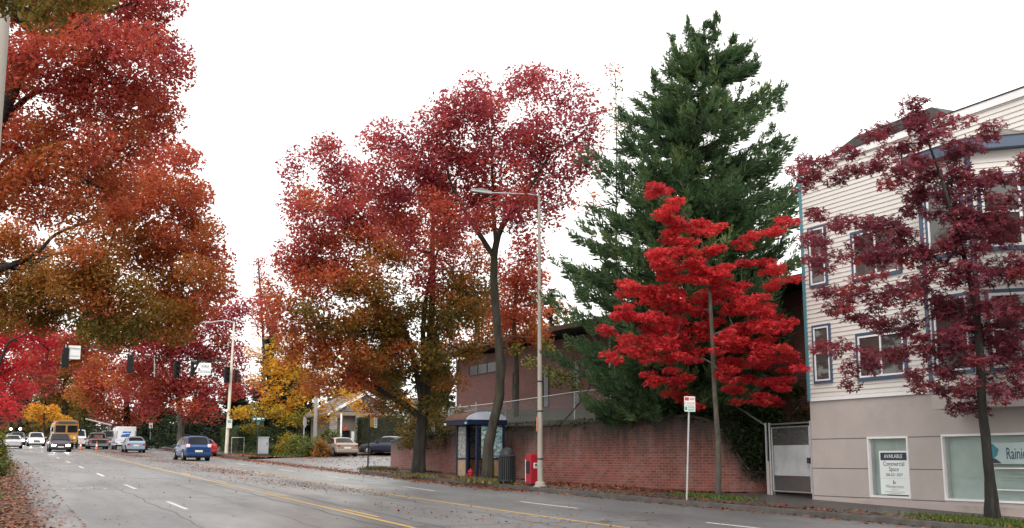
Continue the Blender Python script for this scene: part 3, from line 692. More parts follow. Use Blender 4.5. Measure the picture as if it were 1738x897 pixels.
# ================================================================ WHITE APARTMENT BUILDING
FX = 23.85; Y1 = 28.62; Y0 = 4.0; ZT = 11.5; ZS = 3.9
def apartment():
    root = thing('apartment_building', 'three storey cream clapboard building with slate blue trim over a beige stucco shop front', 'building', (FX+6, 17, .6))
    # stucco ground floor with openings for the two shop windows
    wins = [(24.47, 26.1, .97, 2.72), (16.4, 23.22, .97, 2.74)]
    m = MB(); zb = .2
    def wallbox(a, b, c, d): m.box(FX, FX+.25, a, b, c, d)
    wallbox(Y0, Y1, 2.74, ZS); wallbox(26.1, Y1, zb, 2.74); wallbox(24.47, 26.1, zb, .97); wallbox(24.47, 26.1, 2.72, 2.74); wallbox(23.22, 24.47, zb, 2.74); wallbox(16.4, 23.22, zb, .97); wallbox(Y0, 16.4, zb, 2.74)
    m.box(FX+.25, FX+16, Y1-.25, Y1, zb, ZS); m.box(FX+.25, FX+16, Y0, Y0+.25, zb, ZS)
    m.build('stucco_wall', M['stucco'], root)
    for z in (2.69, 1.79, .94):
        for a, b in ((26.1, Y1), (23.22, 24.47), (Y0, 16.4)): MB().box(FX-.003, FX+.01, a+.005, b-(.0 if b == Y1 else .005), z-.012, z+.012).build('joint', M['groove'], root)
    # clapboards: real laps
    m = MB(); n = int((ZT-ZS-.15)/.14); lap = (ZT-ZS-.15)/n
    for i in range(n):
        z = ZS+.1+i*lap
        m.add([(FX-.045, Y0, z), (FX-.045, Y1, z), (FX-.02, Y1, z+lap+.012), (FX-.02, Y0, z+lap+.012), (FX-.012, Y0, z), (FX-.012, Y1, z)], [(0, 1, 2, 3), (4, 5, 1, 0)])
    m.box(FX-.012, FX+.2, Y0, Y1, ZS, ZT)
    m.box(FX+.2, FX+16, Y1-.2, Y1, ZS, ZT); m.box(FX+.2, FX+16, Y0, Y0+.2, ZS, ZT)
    m.build('siding', M['siding'], root)
    MB().box(FX-.06, FX-.013, Y0, Y1-.11, ZS-.02, ZS+.09).build('skirt_board', M['white'], root)
    MB().box(FX-.075, FX+.14, Y1-.1, Y1+.02, ZS, ZT-.16).build('corner_trim', M['teal_trim'], root)
    MB().box(FX-.09, FX+.22, Y0, Y1+.03, ZT-.15, ZT+.06).build('parapet', M['white'], root)
    MB().box(FX-.11, FX+.24, Y0, Y1+.05, ZT+.062, ZT+.1).build('parapet_cap', M['dkgrey'], root)
    # low dark roof set on the left part
    m = MB(); m.add([(FX+.3, Y1-.6, ZT+.1), (FX+.3, 22.3, ZT+.1), (FX+9, 22.3, ZT+.1), (FX+9, Y1-.6, ZT+.1), (FX+.42, 26.4, ZT+.62), (FX+.42, 23.2, ZT+.66), (FX+7, 23.4, ZT+.8), (FX+7, 26.2, ZT+.8)],
                    [(3, 2, 1, 0), (0, 1, 5, 4), (1, 2, 6, 5), (2, 3, 7, 6), (3, 0, 4, 7), (4, 5, 6, 7)])
    m.build('roof', M['roof_dark'], root)
    MB().box(FX+.2, FX+15.9, Y0+.1, Y1-.1, ZT-.1, ZT+.02).build('roof_deck', M['roof_dark'], root)
    # upper windows
    S_ = FX-.04
    for z0, z1 in ((4.5, 6.2), (7.57, 9.37)):
        win(root, S_, 27.5, 28.2, z0, z1, .045, .02, 'blue_trim', .075, rails=((z0+z1)/2+.02,))
    for z0, z1 in ((4.48, 5.72), (7.5, 8.85)):
        win(root, S_, 24.35, 26.2, z0, z1, .05, .02, 'blue_trim', .1, mull=(25.27,))
    # bay
    bp = 1.0; ya, yb = 20.75, 22.45; yc = ya-bp
    def bay_poly(o=0): return [(FX, yb+.0+o), (FX-bp-o, yb+o), (FX-bp-o, ya-o*.4), (FX-o*.4, yc-o)]
    # stucco-clad foot of the bay
    m = MB(); m.prism([(FX-.0, yb+.03), (FX-bp-.03, yb+.03), (FX-bp-.03, ya-.015), (FX-.015, yc-.04)], 3.38, 3.9, 'XY'); m.build('bay_base', M['stucco'], root)
    m = MB(); m.prism(bay_poly(), 3.902, 10.0, 'XY'); 
    bay = m.build('bay_window', M['siding'], root)
    # laps on the two visible faces of the bay
    m = MB(); nl = int(6.0/.14)
    for i in range(nl):
        z = 3.95+i*.14
        for A, B in (((FX-bp, yb), (FX-bp, ya)), ((FX-bp, ya), (FX, yc))):
            A = np.array(A); B = np.array(B); d = (B-A)/np.linalg.norm(B-A); nn = np.array([d[1], -d[0]])
            if nn[0] > 0: nn = -nn
            m.add([(*(A+nn*.03), z), (*(B+nn*.03), z), (*(B+nn*.006), z+.147), (*(A+nn*.006), z+.147), (*(A+nn*.002), z), (*(B+nn*.002), z)], [(0, 1, 2, 3), (4, 5, 1, 0)])
    m.build('lap', M['siding'], bay)
    m = MB(); m.prism(bay_poly(.32), 10.002, 10.3, 'XY'); m.build('bay_fascia', M['blue_trim'], root)
    o2 = bay_poly(.36); m = MB()
    m.add([(*p, 10.302) for p in o2]+[(FX, yb-.5, 10.72), (FX, ya-.3, 10.72)], [(0, 1, 4), (1, 2, 5, 4), (2, 3, 5), (0, 1, 2, 3)])
    m.build('bay_roof', M['roof_brown'], root)
    for (x, y) in ((FX-bp, yb), (FX-bp, ya)):
        MB().box(x-.05, x+.05, y-.06, y+.06, 3.95, 9.99).build('bay_corner', M['blue_trim'], bay)
    for z0, z1 in ((4.35, 6.25), (7.45, 9.25)):
        win(root, FX-bp-.03, ya+.3, yb-.28, z0, z1, .05, .02, 'blue_trim', .095, rails=())
        # the angled face: build flat then turn it into place
        w0 = bpy.data.objects.new('window', None)
        Lf = math.hypot(bp, bp); A = np.array([FX-bp, ya]); d = np.array([bp, -bp])/Lf; nn = np.array([-1, -1])/math.sqrt(2)
        def P(s, o, z): q = A+d*s+nn*o; return (q[0], q[1], z)
        def slab(mb, s0, s1, o0, o1, c, e): mb.add([P(s0, o0, c), P(s1, o0, c), P(s1, o1, c), P(s0, o1, c), P(s0, o0, e), P(s1, o0, e), P(s1, o1, e), P(s0, o1, e)], [(3, 2, 1, 0), (4, 5, 6, 7), (0, 1, 5, 4), (1, 2, 6, 5), (2, 3, 7, 6), (3, 0, 4, 7)])
        bpy.data.objects.remove(w0)
        s0, s1, fr = .27, Lf-.2, .07; m = MB(); zm = (z0+z1)/2
        for a, b, c, e in [(s0, s1, z0, z0+fr), (s0, s1, z1-fr, z1), (s0, s0+fr, z0+fr, z1-fr), (s1-fr, s1, z0+fr, z1-fr), (s0+fr, s1-fr, zm-.03, zm+.03)]: slab(m, a, b, 0, .085, c, e)
        w = m.build('window', M['white'], root)
        m = MB(); slab(m, s0+.06, s1-.06, .03, .05, z0+.06, z1-.06); m.build('pane', M['glass'], w)
        m = MB(); a = .1
        for p, q, c, e in [(s0-a, s1+a, z0-a, z0-.002), (s0-a, s1+a, z1+.002, z1+a), (s0-a, s0-.002, z0-.002, z1+.002), (s1+.002, s1+a, z0-.002, z1+.002)]: slab(m, p, q, 0, .08, c, e)
        m.build('trim', M['blue_trim'], w)
    # shop windows: frame, clear pane, blinds behind
    for i, (a, b, c, e) in enumerate(wins):
        fr = .055; m = MB()
        for p, q, r_, s in [(a, b, c, c+fr), (a, b, e-fr, e), (a, a+fr, c+fr, e-fr), (b-fr, b, c+fr, e-fr)]: m.box(FX-.03, FX+.2, p, q, r_, s)
        if i: 
            for yy in (19.9,): m.box(FX-.02, FX+.2, yy-.035, yy+.035, c+fr, e-fr)
            m.box(FX+.03, FX+.1, 16.5, 21.6, 1.28, 1.31); m.box(FX+.03, FX+.1, 16.5, 21.6, 1.83, 1.86)
        w = m.build('shop_window', M['white'], root)
        MB().box(FX+.06, FX+.07, a+fr*.9, b-fr*.9, c+fr*.9, e-fr*.9).build('pane', M['shop_glass'], w)
        m = MB(); z = c+.05; top = e-.08
        while z < top:
            m.add([(FX+.2, a-.1, z), (FX+.2, b+.1, z), (FX+.215, b+.1, z+.085), (FX+.215, a-.1, z+.085)], [(0, 1, 2, 3)]); z += .083
        m.build('blind', M['blind'], w)
        MB().box(FX+.4, FX+.45, a-.3, b+.3, c-.2, e+.1).build('backing', M['interior'], w)
    MB().box(FX-.02, FX+.0, Y0, Y1+.004, .2, .86+.0).build('plinth', pmat('pink_beige_plinth', (.42, .35, .335), .85, .06, .8, dirt=(.3, .25, .23)), root)
    for yy in (28.62-.4, 27.2):
        pass
    return root
apartment()
def shop_signs():
    ax, up = (0, -1, 0), (0, 0, 1); X = FX+.035
    # white letting sign inside the left shop window
    ya, yb, za, zb = 25.69, 24.56, 1.07, 2.31
    s = thing('letting_sign', 'white sign reading available commercial space in the small shop window', 'sign', (X, (ya+yb)/2, za))
    MB().box(X, X+.012, ya, yb, za, zb).build('board', M['signwhite'], s)
    MB().box(X-.004, X-.001, ya-.05, yb+.04, zb-.27, zb-.05).build('header', M['navy'], s)
    yc = (ya+yb)/2; f = X-.006
    text('lettering', 'AVAILABLE', .15, (f-.001, yc, zb-.205), ax, up, M['signwhite'], s, sx=1.0)
    text('lettering', 'Commercial', .185, (f+.003, yc, zb-.43), ax, up, M['ink'], s, sx=.93)
    text('lettering', 'Space', .185, (f+.003, yc, zb-.58), ax, up, M['ink'], s, sx=.93)
    text('lettering', '206-621-2037', .12, (f+.003, yc, zb-.72), ax, up, M['ink'], s)
    text('lettering', 'Windermere', .14, (f+.003, yc, zb-1.06), ax, up, M['inkgrey'], s)
    m = MB(); z = zb-.94; m.box(f, f+.003, yc+.02, yc+.05, z, z+.1); m.box(f, f+.003, yc-.04, yc+.02, z, z+.02); m.box(f, f+.003, yc-.05, yc-.03, z+.02, z+.05); m.box(f, f+.003, yc-.03, yc+.02, z+.045, z+.06)
    m.build('emblem', M['ink'], s)
    MB().box(f, f+.003, ya-.04, yb+.04, zb-.785, zb-.781).build('rule', M['inkgrey'], s)
    for z, w in ((1.1, .3), (1.16, .75), (1.2, .5)): MB().box(f, f+.003, yc-w/2, yc+w/2, zb-z-.012, zb-z).build('small_print', M['inkgrey'], s)
    # banner in the large shop window
    ya, yb, za, zb = 21.85, 17.0, 1.95, 2.5
    s = thing('shop_banner', 'pale banner with a blue mountain emblem in the large shop window', 'sign', (X, 20, za))
    MB().box(X, X+.01, ya, yb, za, zb).build('board', pmat('banner_grey', (.38, .5, .5), .5, .06, 1), s)
    m = MB(); pts = [(21.8, za+.02), (21.72, za+.13), (21.6, za+.17), (21.45, za+.13), (21.27, za+.02)]
    m.prism([(p, q) for p, q in pts], X-.005, X-.001, 'YZ'); m.build('emblem_hill', M['navy'], s)
    m = MB(); cyy, czz = 21.56, za+.33
    m.prism([(cyy+.2*math.cos(a)*(1+.12*math.sin(5*a)), czz+.17*math.sin(a)*(1+.1*math.cos(4*a))) for a in np.linspace(0, 6.283, 28)[:-1]], X-.005, X-.001, 'YZ'); m.build('emblem_sky', pmat('emblem_teal', (.03, .2, .27), .5, .2), s)
    text('lettering', 'Rainier', .42, (X-.006, 21.12, za+.13), ax, up, pmat('banner_ink', (.02, .035, .1), .5, .05), s, align='LEFT', sx=.62)
shop_signs()
def antenna():
    p = on_x(1590, 196, FX+1.5); q = zrow(p[0], p[1], 90)
    o = MB().tube([(p[0], p[1], ZT), (p[0], p[1], q)], .012, 5).tube([(p[0], p[1]-.18, q-.12), (p[0], p[1]+.18, q-.08)], .01, 4).build('rooftop_antenna', M['galv'], base=(p[0], p[1], ZT))
    tag(o, 'thin metal antenna mast on the flat roof of the cream building', 'antenna')
antenna()
def gate():
    P0 = np.array([24.55, 31.95]); P1 = np.array([23.9, 28.66])
    P0 = on_y(1308, 800, 32.0)[:2]; P0 = np.array([24.3, 31.3]); 
    zb = .95; zt = zrow(P0[0], P0[1], 721)
    root = thing('chain_link_gate', 'galvanised chain link gate with a pale sheet panel between brick wall and stucco building', 'gate', (*((P0+P1)/2), zb))
    d = (P1-P0)/np.linalg.norm(P1-P0); L = np.linalg.norm(P1-P0)
    A, B = P0+d*.0, P0+d*(L-.05)
    for q in (A, B): MB().tube([(*q, zb-.15), (*q, zt+.05)], .04, 8).build('post', M['galv'], root)
    a, b = A+d*.14, B-d*.1
    fr = MB()
    for z in (zb+.06, zt-.12): fr.tube([(*a, z), (*b, z)], .025, 7)
    for q in (a, b): fr.tube([(*q, zb+.06), (*q, zt-.12)], .025, 7)
    fr.tube([(*A, zt), (*B, zt)], .025, 7)
    fr.build('frame', M['galv'], root)
    m = MB(); chain(m, a, b, zb+.06, zt-.12, .1, .0028); m.build('mesh', M['galv'], root)
    z0 = zrow(*((a+b)/2), 808); z1 = zrow(*((a+b)/2), 756); nb = np.array([.05, .02])
    m = MB(); pts = [a+nb, b+nb, b+nb*1.3, a+nb*1.3]; m.add([(*p, z0) for p in pts]+[(*p, z1) for p in pts], [(3, 2, 1, 0), (4, 5, 6, 7), (0, 1, 5, 4), (1, 2, 6, 5), (2, 3, 7, 6), (3, 0, 4, 7)])
    m.build('panel', pmat('dull_white_sheet', (.5, .52, .54), .45, .25, 1.2, dirt=(.3, .3, .3)), root)
    m = MB(); c = b-d*.03
    m.cbox((c[0]-.05, c[1], (z0+z1)/2), .05, .12, .18); m.build('latch', M['dkgrey'], root)
    # post and stub beside the wall end with the sloping handrail
    q = P0+np.array([.12, .35]); h = on_y(1236, 682, 35.2)
    r2 = thing('handrail', 'sloping galvanised handrail with its end post at the curved end of the brick wall', 'handrail', (*q, zb))
    MB().tube([(*q, zb-.15), (*q, zt+.06)], .045, 8).build('post', M['galv'], r2)
    MB().tube([(*q, zt-.02), tuple(h)], .03, 7).build('rail', M['galv'], r2)
    m = MB(); m.box(q[0]-.1, q[0]+.12, q[1]-.22, q[1]-.08, zb-.1, zb+1.05); m.build('pier', M['stucco'], r2)
    # dark passage floor and back hedge
gate()

# ================================================================ STREET FURNITURE
def street_lamp():
    b = on_x(917, 829, 18.98); b[2] = zr(b[1])+.15; zt = zrow(b[0], b[1], 333)
    root = thing('street_lamp', 'tall weathered street lamp with a single arm beside the red news box', 'street lamp', b)
    x, y, z = b
    MB().lathe([(.26, 0), (.26, .04), (.2, .06), (.19, .16), (.15, .2)], b, 16).build('base', M['conc_pole'], root, smooth=30)
    MB().tube([(x, y, z+.1), (x, y, z+3.), (x, y, z+6), (x, y, zt)], [.108, .097, .078, .052], 14).build('pole', M['conc_pole'], root, smooth=40)
    for h, r in ((1.0, .108), (2.78, .1), (3.9, .095)): MB().lathe([(r, 0), (r+.006, .01), (r+.006, .05), (r, .06)], (x, y, z+h), 14).build('band', M['dkgrey'], root, smooth=30)
    MB().box(x-.13, x-.118, y-.05, y+.05, z+2.05, z+2.6).build('sticker', pmat('orange_tag', (.55, .2, .1), .5, .3, 8), root)
    h = on_y(830, 327.5, y)
    MB().tube([(x, y, zt-.02), (x-.4, y, zt+.02), (h[0], y, h[2])], [.05, .045, .03], 10).build('arm', M['galv'], root, smooth=40)
    m = MB(); m.add([(h[0]+.1, y-.07, h[2]-.05), (h[0]+.1, y+.07, h[2]-.05), (h[0]-.75, y+.13, h[2]-.03), (h[0]-.75, y-.13, h[2]-.03), (h[0]+.1, y-.05, h[2]+.06), (h[0]+.1, y+.05, h[2]+.06), (h[0]-.35, y+.12, h[2]+.13), (h[0]-.35, y-.12, h[2]+.13), (h[0]-.8, y+.06, h[2]+.03), (h[0]-.8, y-.06, h[2]+.03)],
                    [(0, 1, 2, 3), (4, 7, 6, 5), (7, 9, 8, 6), (0, 4, 5, 1), (3, 2, 8, 9), (0, 3, 9, 7, 4), (1, 5, 6, 8, 2)])
    m.build('lamp_head', M['steelgrey'], root, bevel=.02)
street_lamp()
def signal_pole():
    b = np.array([19.4, 101, zr(101)+.15]); zt = zrow(b[0], b[1], 547)
    root = thing('street_lamp', 'pale street lamp pole carrying the fire signal span wire and a small white notice', 'street lamp', b)
    x, y, z = b
    MB().tube([b, (x+.1, y, (z+zt)/2), (x+.2, y, zt)], [.16, .13, .08], 12).build('pole', pmat('cream_pole', (.6, .55, .46), .6, .08, 2), root, smooth=40)
    h = on_y(344, 547, y)
    MB().tube([(x+.2, y, zt-.05), (x-.6, y, zt+.12), (h[0]+.6, y, h[2])], [.07, .06, .05], 8).build('arm', M['galv'], root, smooth=40)
    m = MB(); m.cbox((h[0]+.25, y, h[2]-.02), .85, .3, .14); m.build('lamp_head', M['steelgrey'], root, bevel=.03)
    zs = zrow(x, y, 735); MB().box(x-.12, x+.34, y-.26, y-.24, zs+.4, zs+1.2).build('notice', M['signwhite'], root)
    MB().box(x-.05, x+.27, y-.265, y-.262, zs+.85, zs+1.1).build('notice_print', M['inkgrey'], root)
signal_pole()
def signal_head(name, label, px, py_top, Y, face, cat='traffic light', lit=False, scale=1., grp=None, dx=0):
    """three-lens head; face: world angle (0 = towards the camera side, -Y)"""
    p = on_y(px, py_top, Y); root = thing(name, label, cat, p, grp)
    s = scale
    MB().box(-.24*s+p[0], .24*s+p[0], p[1]-.14*s, p[1]+.14*s, p[2]-1.55*s, p[2]-.1*s).build('housing', M['black'], root, bevel=.03)
    MB().tube([(p[0], p[1], p[2]-.12*s), (p[0], p[1], p[2]+.12*s)], .04*s, 6).build('hanger', M['galv'], root)
    for k in range(3):
        z = p[2]-(.36+.47*k)*s
        MB().lathe([(.001, 0), (.14*s, -.01), (.15*s, .0)], (p[0], p[1]-.146*s, z), 12, 'Y').build('lens', emat('lit_lens', (.9, 1, .95), 6) if (lit and k == 2) else M['dkgrey'], root)
        m = MB(); n = 9
        vs = []
        for q in range(n):
            a = math.pi*(-.1+1.2*q/(n-1)); vs += [(p[0]+.17*s*math.cos(a), p[1]-.14*s, z+.17*s*math.sin(a)), (p[0]+.17*s*math.cos(a), p[1]-.42*s, z+.17*s*math.sin(a)-.02)]
        m.add(vs, [(2*q, 2*q+1, 2*q+3, 2*q+2) for q in range(n-1)]); m.build('visor', M['black'], root)
    root.rotation_euler = (0, 0, 0)
    if face:
        root.rotation_euler = (0, 0, face)
    return root
SW = 101.
signal_head('traffic_light', 'dark traffic light seen from behind, leftmost on the wire beside a blank white board', 112, 588, SW, R(180), scale=1.15)
signal_head('traffic_light', 'traffic light seen from behind alone at the middle of the span wire', 222, 601, SW, R(165), scale=1.05)
signal_head('traffic_light', 'black traffic light hanging left of the fire signal board, lenses facing us', 301, 611, SW, 0, scale=1.02)
signal_head('traffic_light', 'side turned small traffic light between the black light and the fire signal board', 327, 612, SW+.3, R(95), scale=.9)
signal_head('traffic_light', 'black traffic light mounted in front of the pale lamp pole', 386, 621, SW-.5, 0, scale=.98)
signal_head('traffic_light', 'side turned traffic light just right of the pale lamp pole', 401, 627, SW+.3, R(70), scale=.78)
def span_wire():
    pts = []
    for px, py in [(-40, 574), (60, 586), (113, 590), (222, 602), (301, 611), (349, 612), (388, 612), (440, 604), (520, 592)]: pts.append(on_y(px, py, SW))
    o = MB().tube(pts, .035, 5).build('span_wire', M['dkgrey'], base=pts[4]); tag(o, 'thin dark wire strung over the road holding the traffic lights', 'wire')
    pts = [on_y(px, py, SW+.1) for px, py in [(262, 604), (262, 640)]]
    o = MB().tube(pts, .04, 5).build('drop_rod', M['galv'], base=pts[0]); tag(o, 'thin vertical rod hanging from the span wire', 'rod')
span_wire()
def boards():
    p = on_y(349, 616, SW-.1); q = on_y(349, 637, SW-.1); h = p[2]-q[2]; w = .98
    s = thing('hanging_sign', 'white hanging board reading fire signal on the span wire', 'sign', p)
    MB().box(p[0]-w/2, p[0]+w/2, p[1]-.02, p[1]+.02, q[2], p[2]).build('board', M['signwhite'], s)
    m = MB(); t = .03
    for a, b, c, d in ((p[0]-w/2, p[0]+w/2, p[2]-t, p[2]), (p[0]-w/2, p[0]+w/2, q[2], q[2]+t), (p[0]-w/2, p[0]-w/2+t, q[2]+t, p[2]-t), (p[0]+w/2-t, p[0]+w/2, q[2]+t, p[2]-t)): m.box(a, b, p[1]-.026, p[1]-.0205, c, d)
    m.build('border', M['inkgrey'], s)
    text('lettering', 'FIRE', .38, (p[0], p[1]-.024, q[2]+h*.56), (1, 0, 0), (0, 0, 1), M['ink'], s)
    text('lettering', 'SIGNAL', .33, (p[0], p[1]-.024, q[2]+h*.16), (1, 0, 0), (0, 0, 1), M['ink'], s, sx=.8)
    p = on_y(127, 587, SW); q = on_y(127, 610, SW)
    s = thing('hanging_sign', 'blank white back of a board hanging beside the leftmost traffic light', 'sign', p)
    m = MB(); m.box(p[0]-.48, p[0]+.48, p[1]-.02, p[1]+.02, q[2], p[2]); m.build('board', pmat('sign_back', (.6, .62, .62), .5, .06, 3), s)
    m = MB(); m.box(p[0]-.4, p[0]+.4, p[1]-.05, p[1]-.021, p[2]-.3, p[2]-.25); m.box(p[0]-.4, p[0]+.4, p[1]-.05, p[1]-.021, q[2]+.25, q[2]+.3); m.build('bracket', M['galv'], s)
boards()
# far signals with lit lamps, deep down the road
for px, lab in ((19, 'tiny far traffic light with lit white lamp, left one of the pair down the road'), (35, 'tiny far traffic light with lit white lamp, right one of the pair down the road')):
    p = on_y(px, 720, 215); r = thing('traffic_light', lab, 'traffic light', p, 'far traffic lights over the road')
    MB().box(p[0]-.28, p[0]+.28, p[1], p[1]+.3, p[2]-1.5, p[2]+.3).build('housing', M['black'], r, bevel=.05)
    MB().lathe([(.22, 0), (.2, -.06), (.02, -.08)], (p[0], p[1]-.01, p[2]-.85), 12, 'Y').build('lens', emat('lit_lamp', (1, 1, 1), 5), r)
pa, pb = on_y(-30, 712, 215.2), on_y(150, 716, 215.2)
o = MB().tube([pa, on_y(20, 717, 215.2), on_y(60, 718, 215.2), pb], .04, 5).build('span_wire', M['dkgrey'], base=pb); tag(o, 'far thin wire over the road carrying two tiny lit traffic lights', 'wire')

def parking_sign():
    b = np.array([19.62, 29.4, zr(29.4)+.15]); x, y, z = b
    zt = zrow(x, y, 673); zb = zrow(x, y, 699); tx = (proj(x, y, zb)[2]/F)*9/math.cos(TH)
    root = thing('parking_sign', 'leaning steel post with a white two hour parking sign in front of the brick wall', 'sign', b)
    MB().tube([(x-.02, y, z), (x+.17, y, zt-.05)], .03, 8).build('post', M['galv'], root)
    w = .2; y = y-.04; x = x+.155; h = zt-zb
    m = MB(); m.prism([(x-w+.02, zb), (x+w-.02, zb), (x+w, zb+.02), (x+w, zt-.02), (x+w-.02, zt), (x-w+.02, zt), (x-w, zt-.02), (x-w, zb+.02)], y-.004, y, 'XZ'); m.build('board', M['signwhite'], root)
    y -= .0055
    m = MB(); m.box(x-w+.02, x-.03, y-.001, y, zt-.13, zt-.03); m.build('red_square', M['inkred'], root)
    text('lettering', '2 HOUR', .1, (x, y, zt-.25), (1, 0, 0), (0, 0, 1), M['inkred'], root, sx=.95)
    m = MB(); m.box(x+.0, x+w-.02, y-.001, y, zt-.07, zt-.05); m.box(x+.0, x+w-.04, y-.001, y, zt-.11, zt-.09); m.box(x-w+.04, x+w-.04, y-.001, y, zt-.3, zt-.285); m.build('print', M['inkred'], root)
    m = MB(); m.box(x-w+.02, x-w+.1, y-.001, y, zb+.04, zb+.15)
    for dz in (.135, .105, .06, .035): m.box(x-w+.13, x+w-.03, y-.001, y, zb+dz, zb+dz+.014)
    m.build('green_print', M['inkgreen'], root)
parking_sign()
def bus_stop_sign():
    b = np.array([18.6, 58, zr(58)+.15]); x, y, z = b; zt = zrow(x, y, 704); zs = zrow(x, y, 725)
    root = thing('bus_stop_sign', 'dark post with a small yellow and white sign at the side street corner', 'sign', b)
    MB().tube([b, (x, y, zt)], .045, 8).build('post', M['dkgrey'], root)
    MB().box(x+.06, x+.3, y-.01, y+.01, zs, zt-.05).build('board', pmat('ochre_sign', (.5, .3, .06), .5, .1), root)
    MB().box(x+.302, x+.46, y-.012, y+.012, zs-.05, zt-.02).build('timetable', M['signwhite'], root)
    for k in range(4): MB().box(x+.33, x+.43, y-.015, y-.0125, zt-.2-.14*k, zt-.12-.14*k).build('print', M['inkgrey'], root)
bus_stop_sign()
def street_name_sign():
    b = np.array([19.3, 88.2, zr(88.2)+.15]); x, y, z = b; zt = zrow(x, y, 711)
    root = thing('street_name_sign', 'thin post with green street name blades in front of the grey cabinet', 'sign', b)
    MB().tube([b, (x, y, zt+.2)], .045, 8).build('post', M['dkgrey'], root)
    g = pmat('sign_green', (.02, .12, .10), .5, .08)
    MB().box(x-.5, x+.5, y-.075, y-.05, zt-.15, zt+.13).build('name_blade', g, root)
    MB().box(x-.02, x+.02, y-.45, y+.45, zt-.5, zt-.22).build('name_blade', g, root)
    m = MB(); m.box(x-.12, x+.03, y-.08, y-.076, zt-.08, zt+.06); m.box(x+.06, x+.16, y-.08, y-.076, zt-.08, zt+.06); m.box(x-.42, x-.24, y-.08, y-.076, zt-.07, zt+.01); m.box(x+.26, x+.42, y-.08, y-.076, zt-.02, zt+.05)
    m.build('print', M['signwhite'], root)
street_name_sign()
def cabinet():
    b = np.array([19.9, 88.8, zr(88.8)+.15]); x, y, z = b; zt = zrow(x, y, 742)
    root = thing('signal_cabinet', 'tall grey metal utility cabinet on a concrete foot by the corner', 'cabinet', b)
    MB().box(x-.42, x+.42, y-.32, y+.32, z, z+.22).build('foot', M['kerb'], root)
    MB().box(x-.36, x+.36, y-.27, y+.27, z+.22, zt-.08).build('body', M['steelgrey'], root, bevel=.02)
    MB().box(x-.4, x+.4, y-.31, y+.31, zt-.079, zt).build('lid', M['steelgrey'], root, bevel=.02)
    MB().box(x-.31, x+.31, y-.285, y-.271, z+.3, zt-.15).build('door', M['steelgrey'], root, bevel=.006)
    MB().box(x+.2, x+.24, y-.31, y-.286, z+.9, z+1.1).build('handle', M['dkgrey'], root)
cabinet()
def plain_pole(name, label, base, px_top, py_top, r0, r1, mat, cat='pole'):
    zt = zrow(base[0], base[1], py_top); o = MB().tube([base, (base[0], base[1], zt)], [r0, r1], 12).build(name, mat, base=base, smooth=40); return tag(o, label, cat)
def at_ground(px, D, dz=0.):
    d = ray(px, 760)*(D/F); return np.array([d[0], d[1], zr(d[1])+dz])
plain_pole('utility_pole', 'grey timber utility pole rising through the yellow tree', at_ground(534, 98, .3), 0, 560, .18, .13, M['wood_pole'])
plain_pole('utility_pole', 'slim pale pole standing behind the white postal truck', at_ground(183, 155, .1), 0, 676, .22, .14, M['conc_pole'])
plain_pole('sign_post', 'white post standing in front of the stone porch of the house', at_ground(578, 96, .4), 0, 702, .09, .08, M['white'])
def side_pole():
    x, y = on_y(-9, 200, 16.)[:2]
    b = np.array([x, y, zr(y)+.15]); root = tag(MB().tube([b, (x, y, b[2]+9.0)], [.12, .085], 16).build('lamp_pole', M['conc_pole'], base=b, smooth=40), 'pale tapered pole cut off by the left edge of the photo under the foliage', 'pole')
side_pole()
def stop_sign():
    b = at_ground(515, 94, .3); x, y, z = b; zt = zrow(x, y, 708); w = .43
    root = thing('stop_sign', 'grey back of an octagonal stop sign on a pale post among the shrubs', 'sign', b)
    MB().tube([b, (x, y, zt)], .05, 7).build('post', M['galv'], root)
    m = MB(); c = zt-.45; m.prism([(x+w*1.08*math.cos(R(22.5+45*k)), c+w*1.08*math.sin(R(22.5+45*k))) for k in range(8)], y-.06, y-.045, 'XZ'); o = m.build('board', M['steelgrey'], root)
    root.rotation_euler = (0, 0, R(55))
stop_sign()
def no_parking():
    b = at_ground(254, 125, .2); x, y, z = b; zt = zrow(x, y, 718)
    root = thing('roadside_sign', 'thin post with a small white sign right of the silver hatchback', 'sign', b)
    MB().tube([b, (x, y, zt)], .05, 7).build('post', M['galv'], root)
    MB().box(x-.2, x+.2, y-.07, y-.05, zt-.6, zt).build('board', M['signwhite'], root)
    MB().box(x-.12, x+.12, y-.074, y-.0705, zt-.45, zt-.25).build('print', M['inkred'], root)
no_parking()

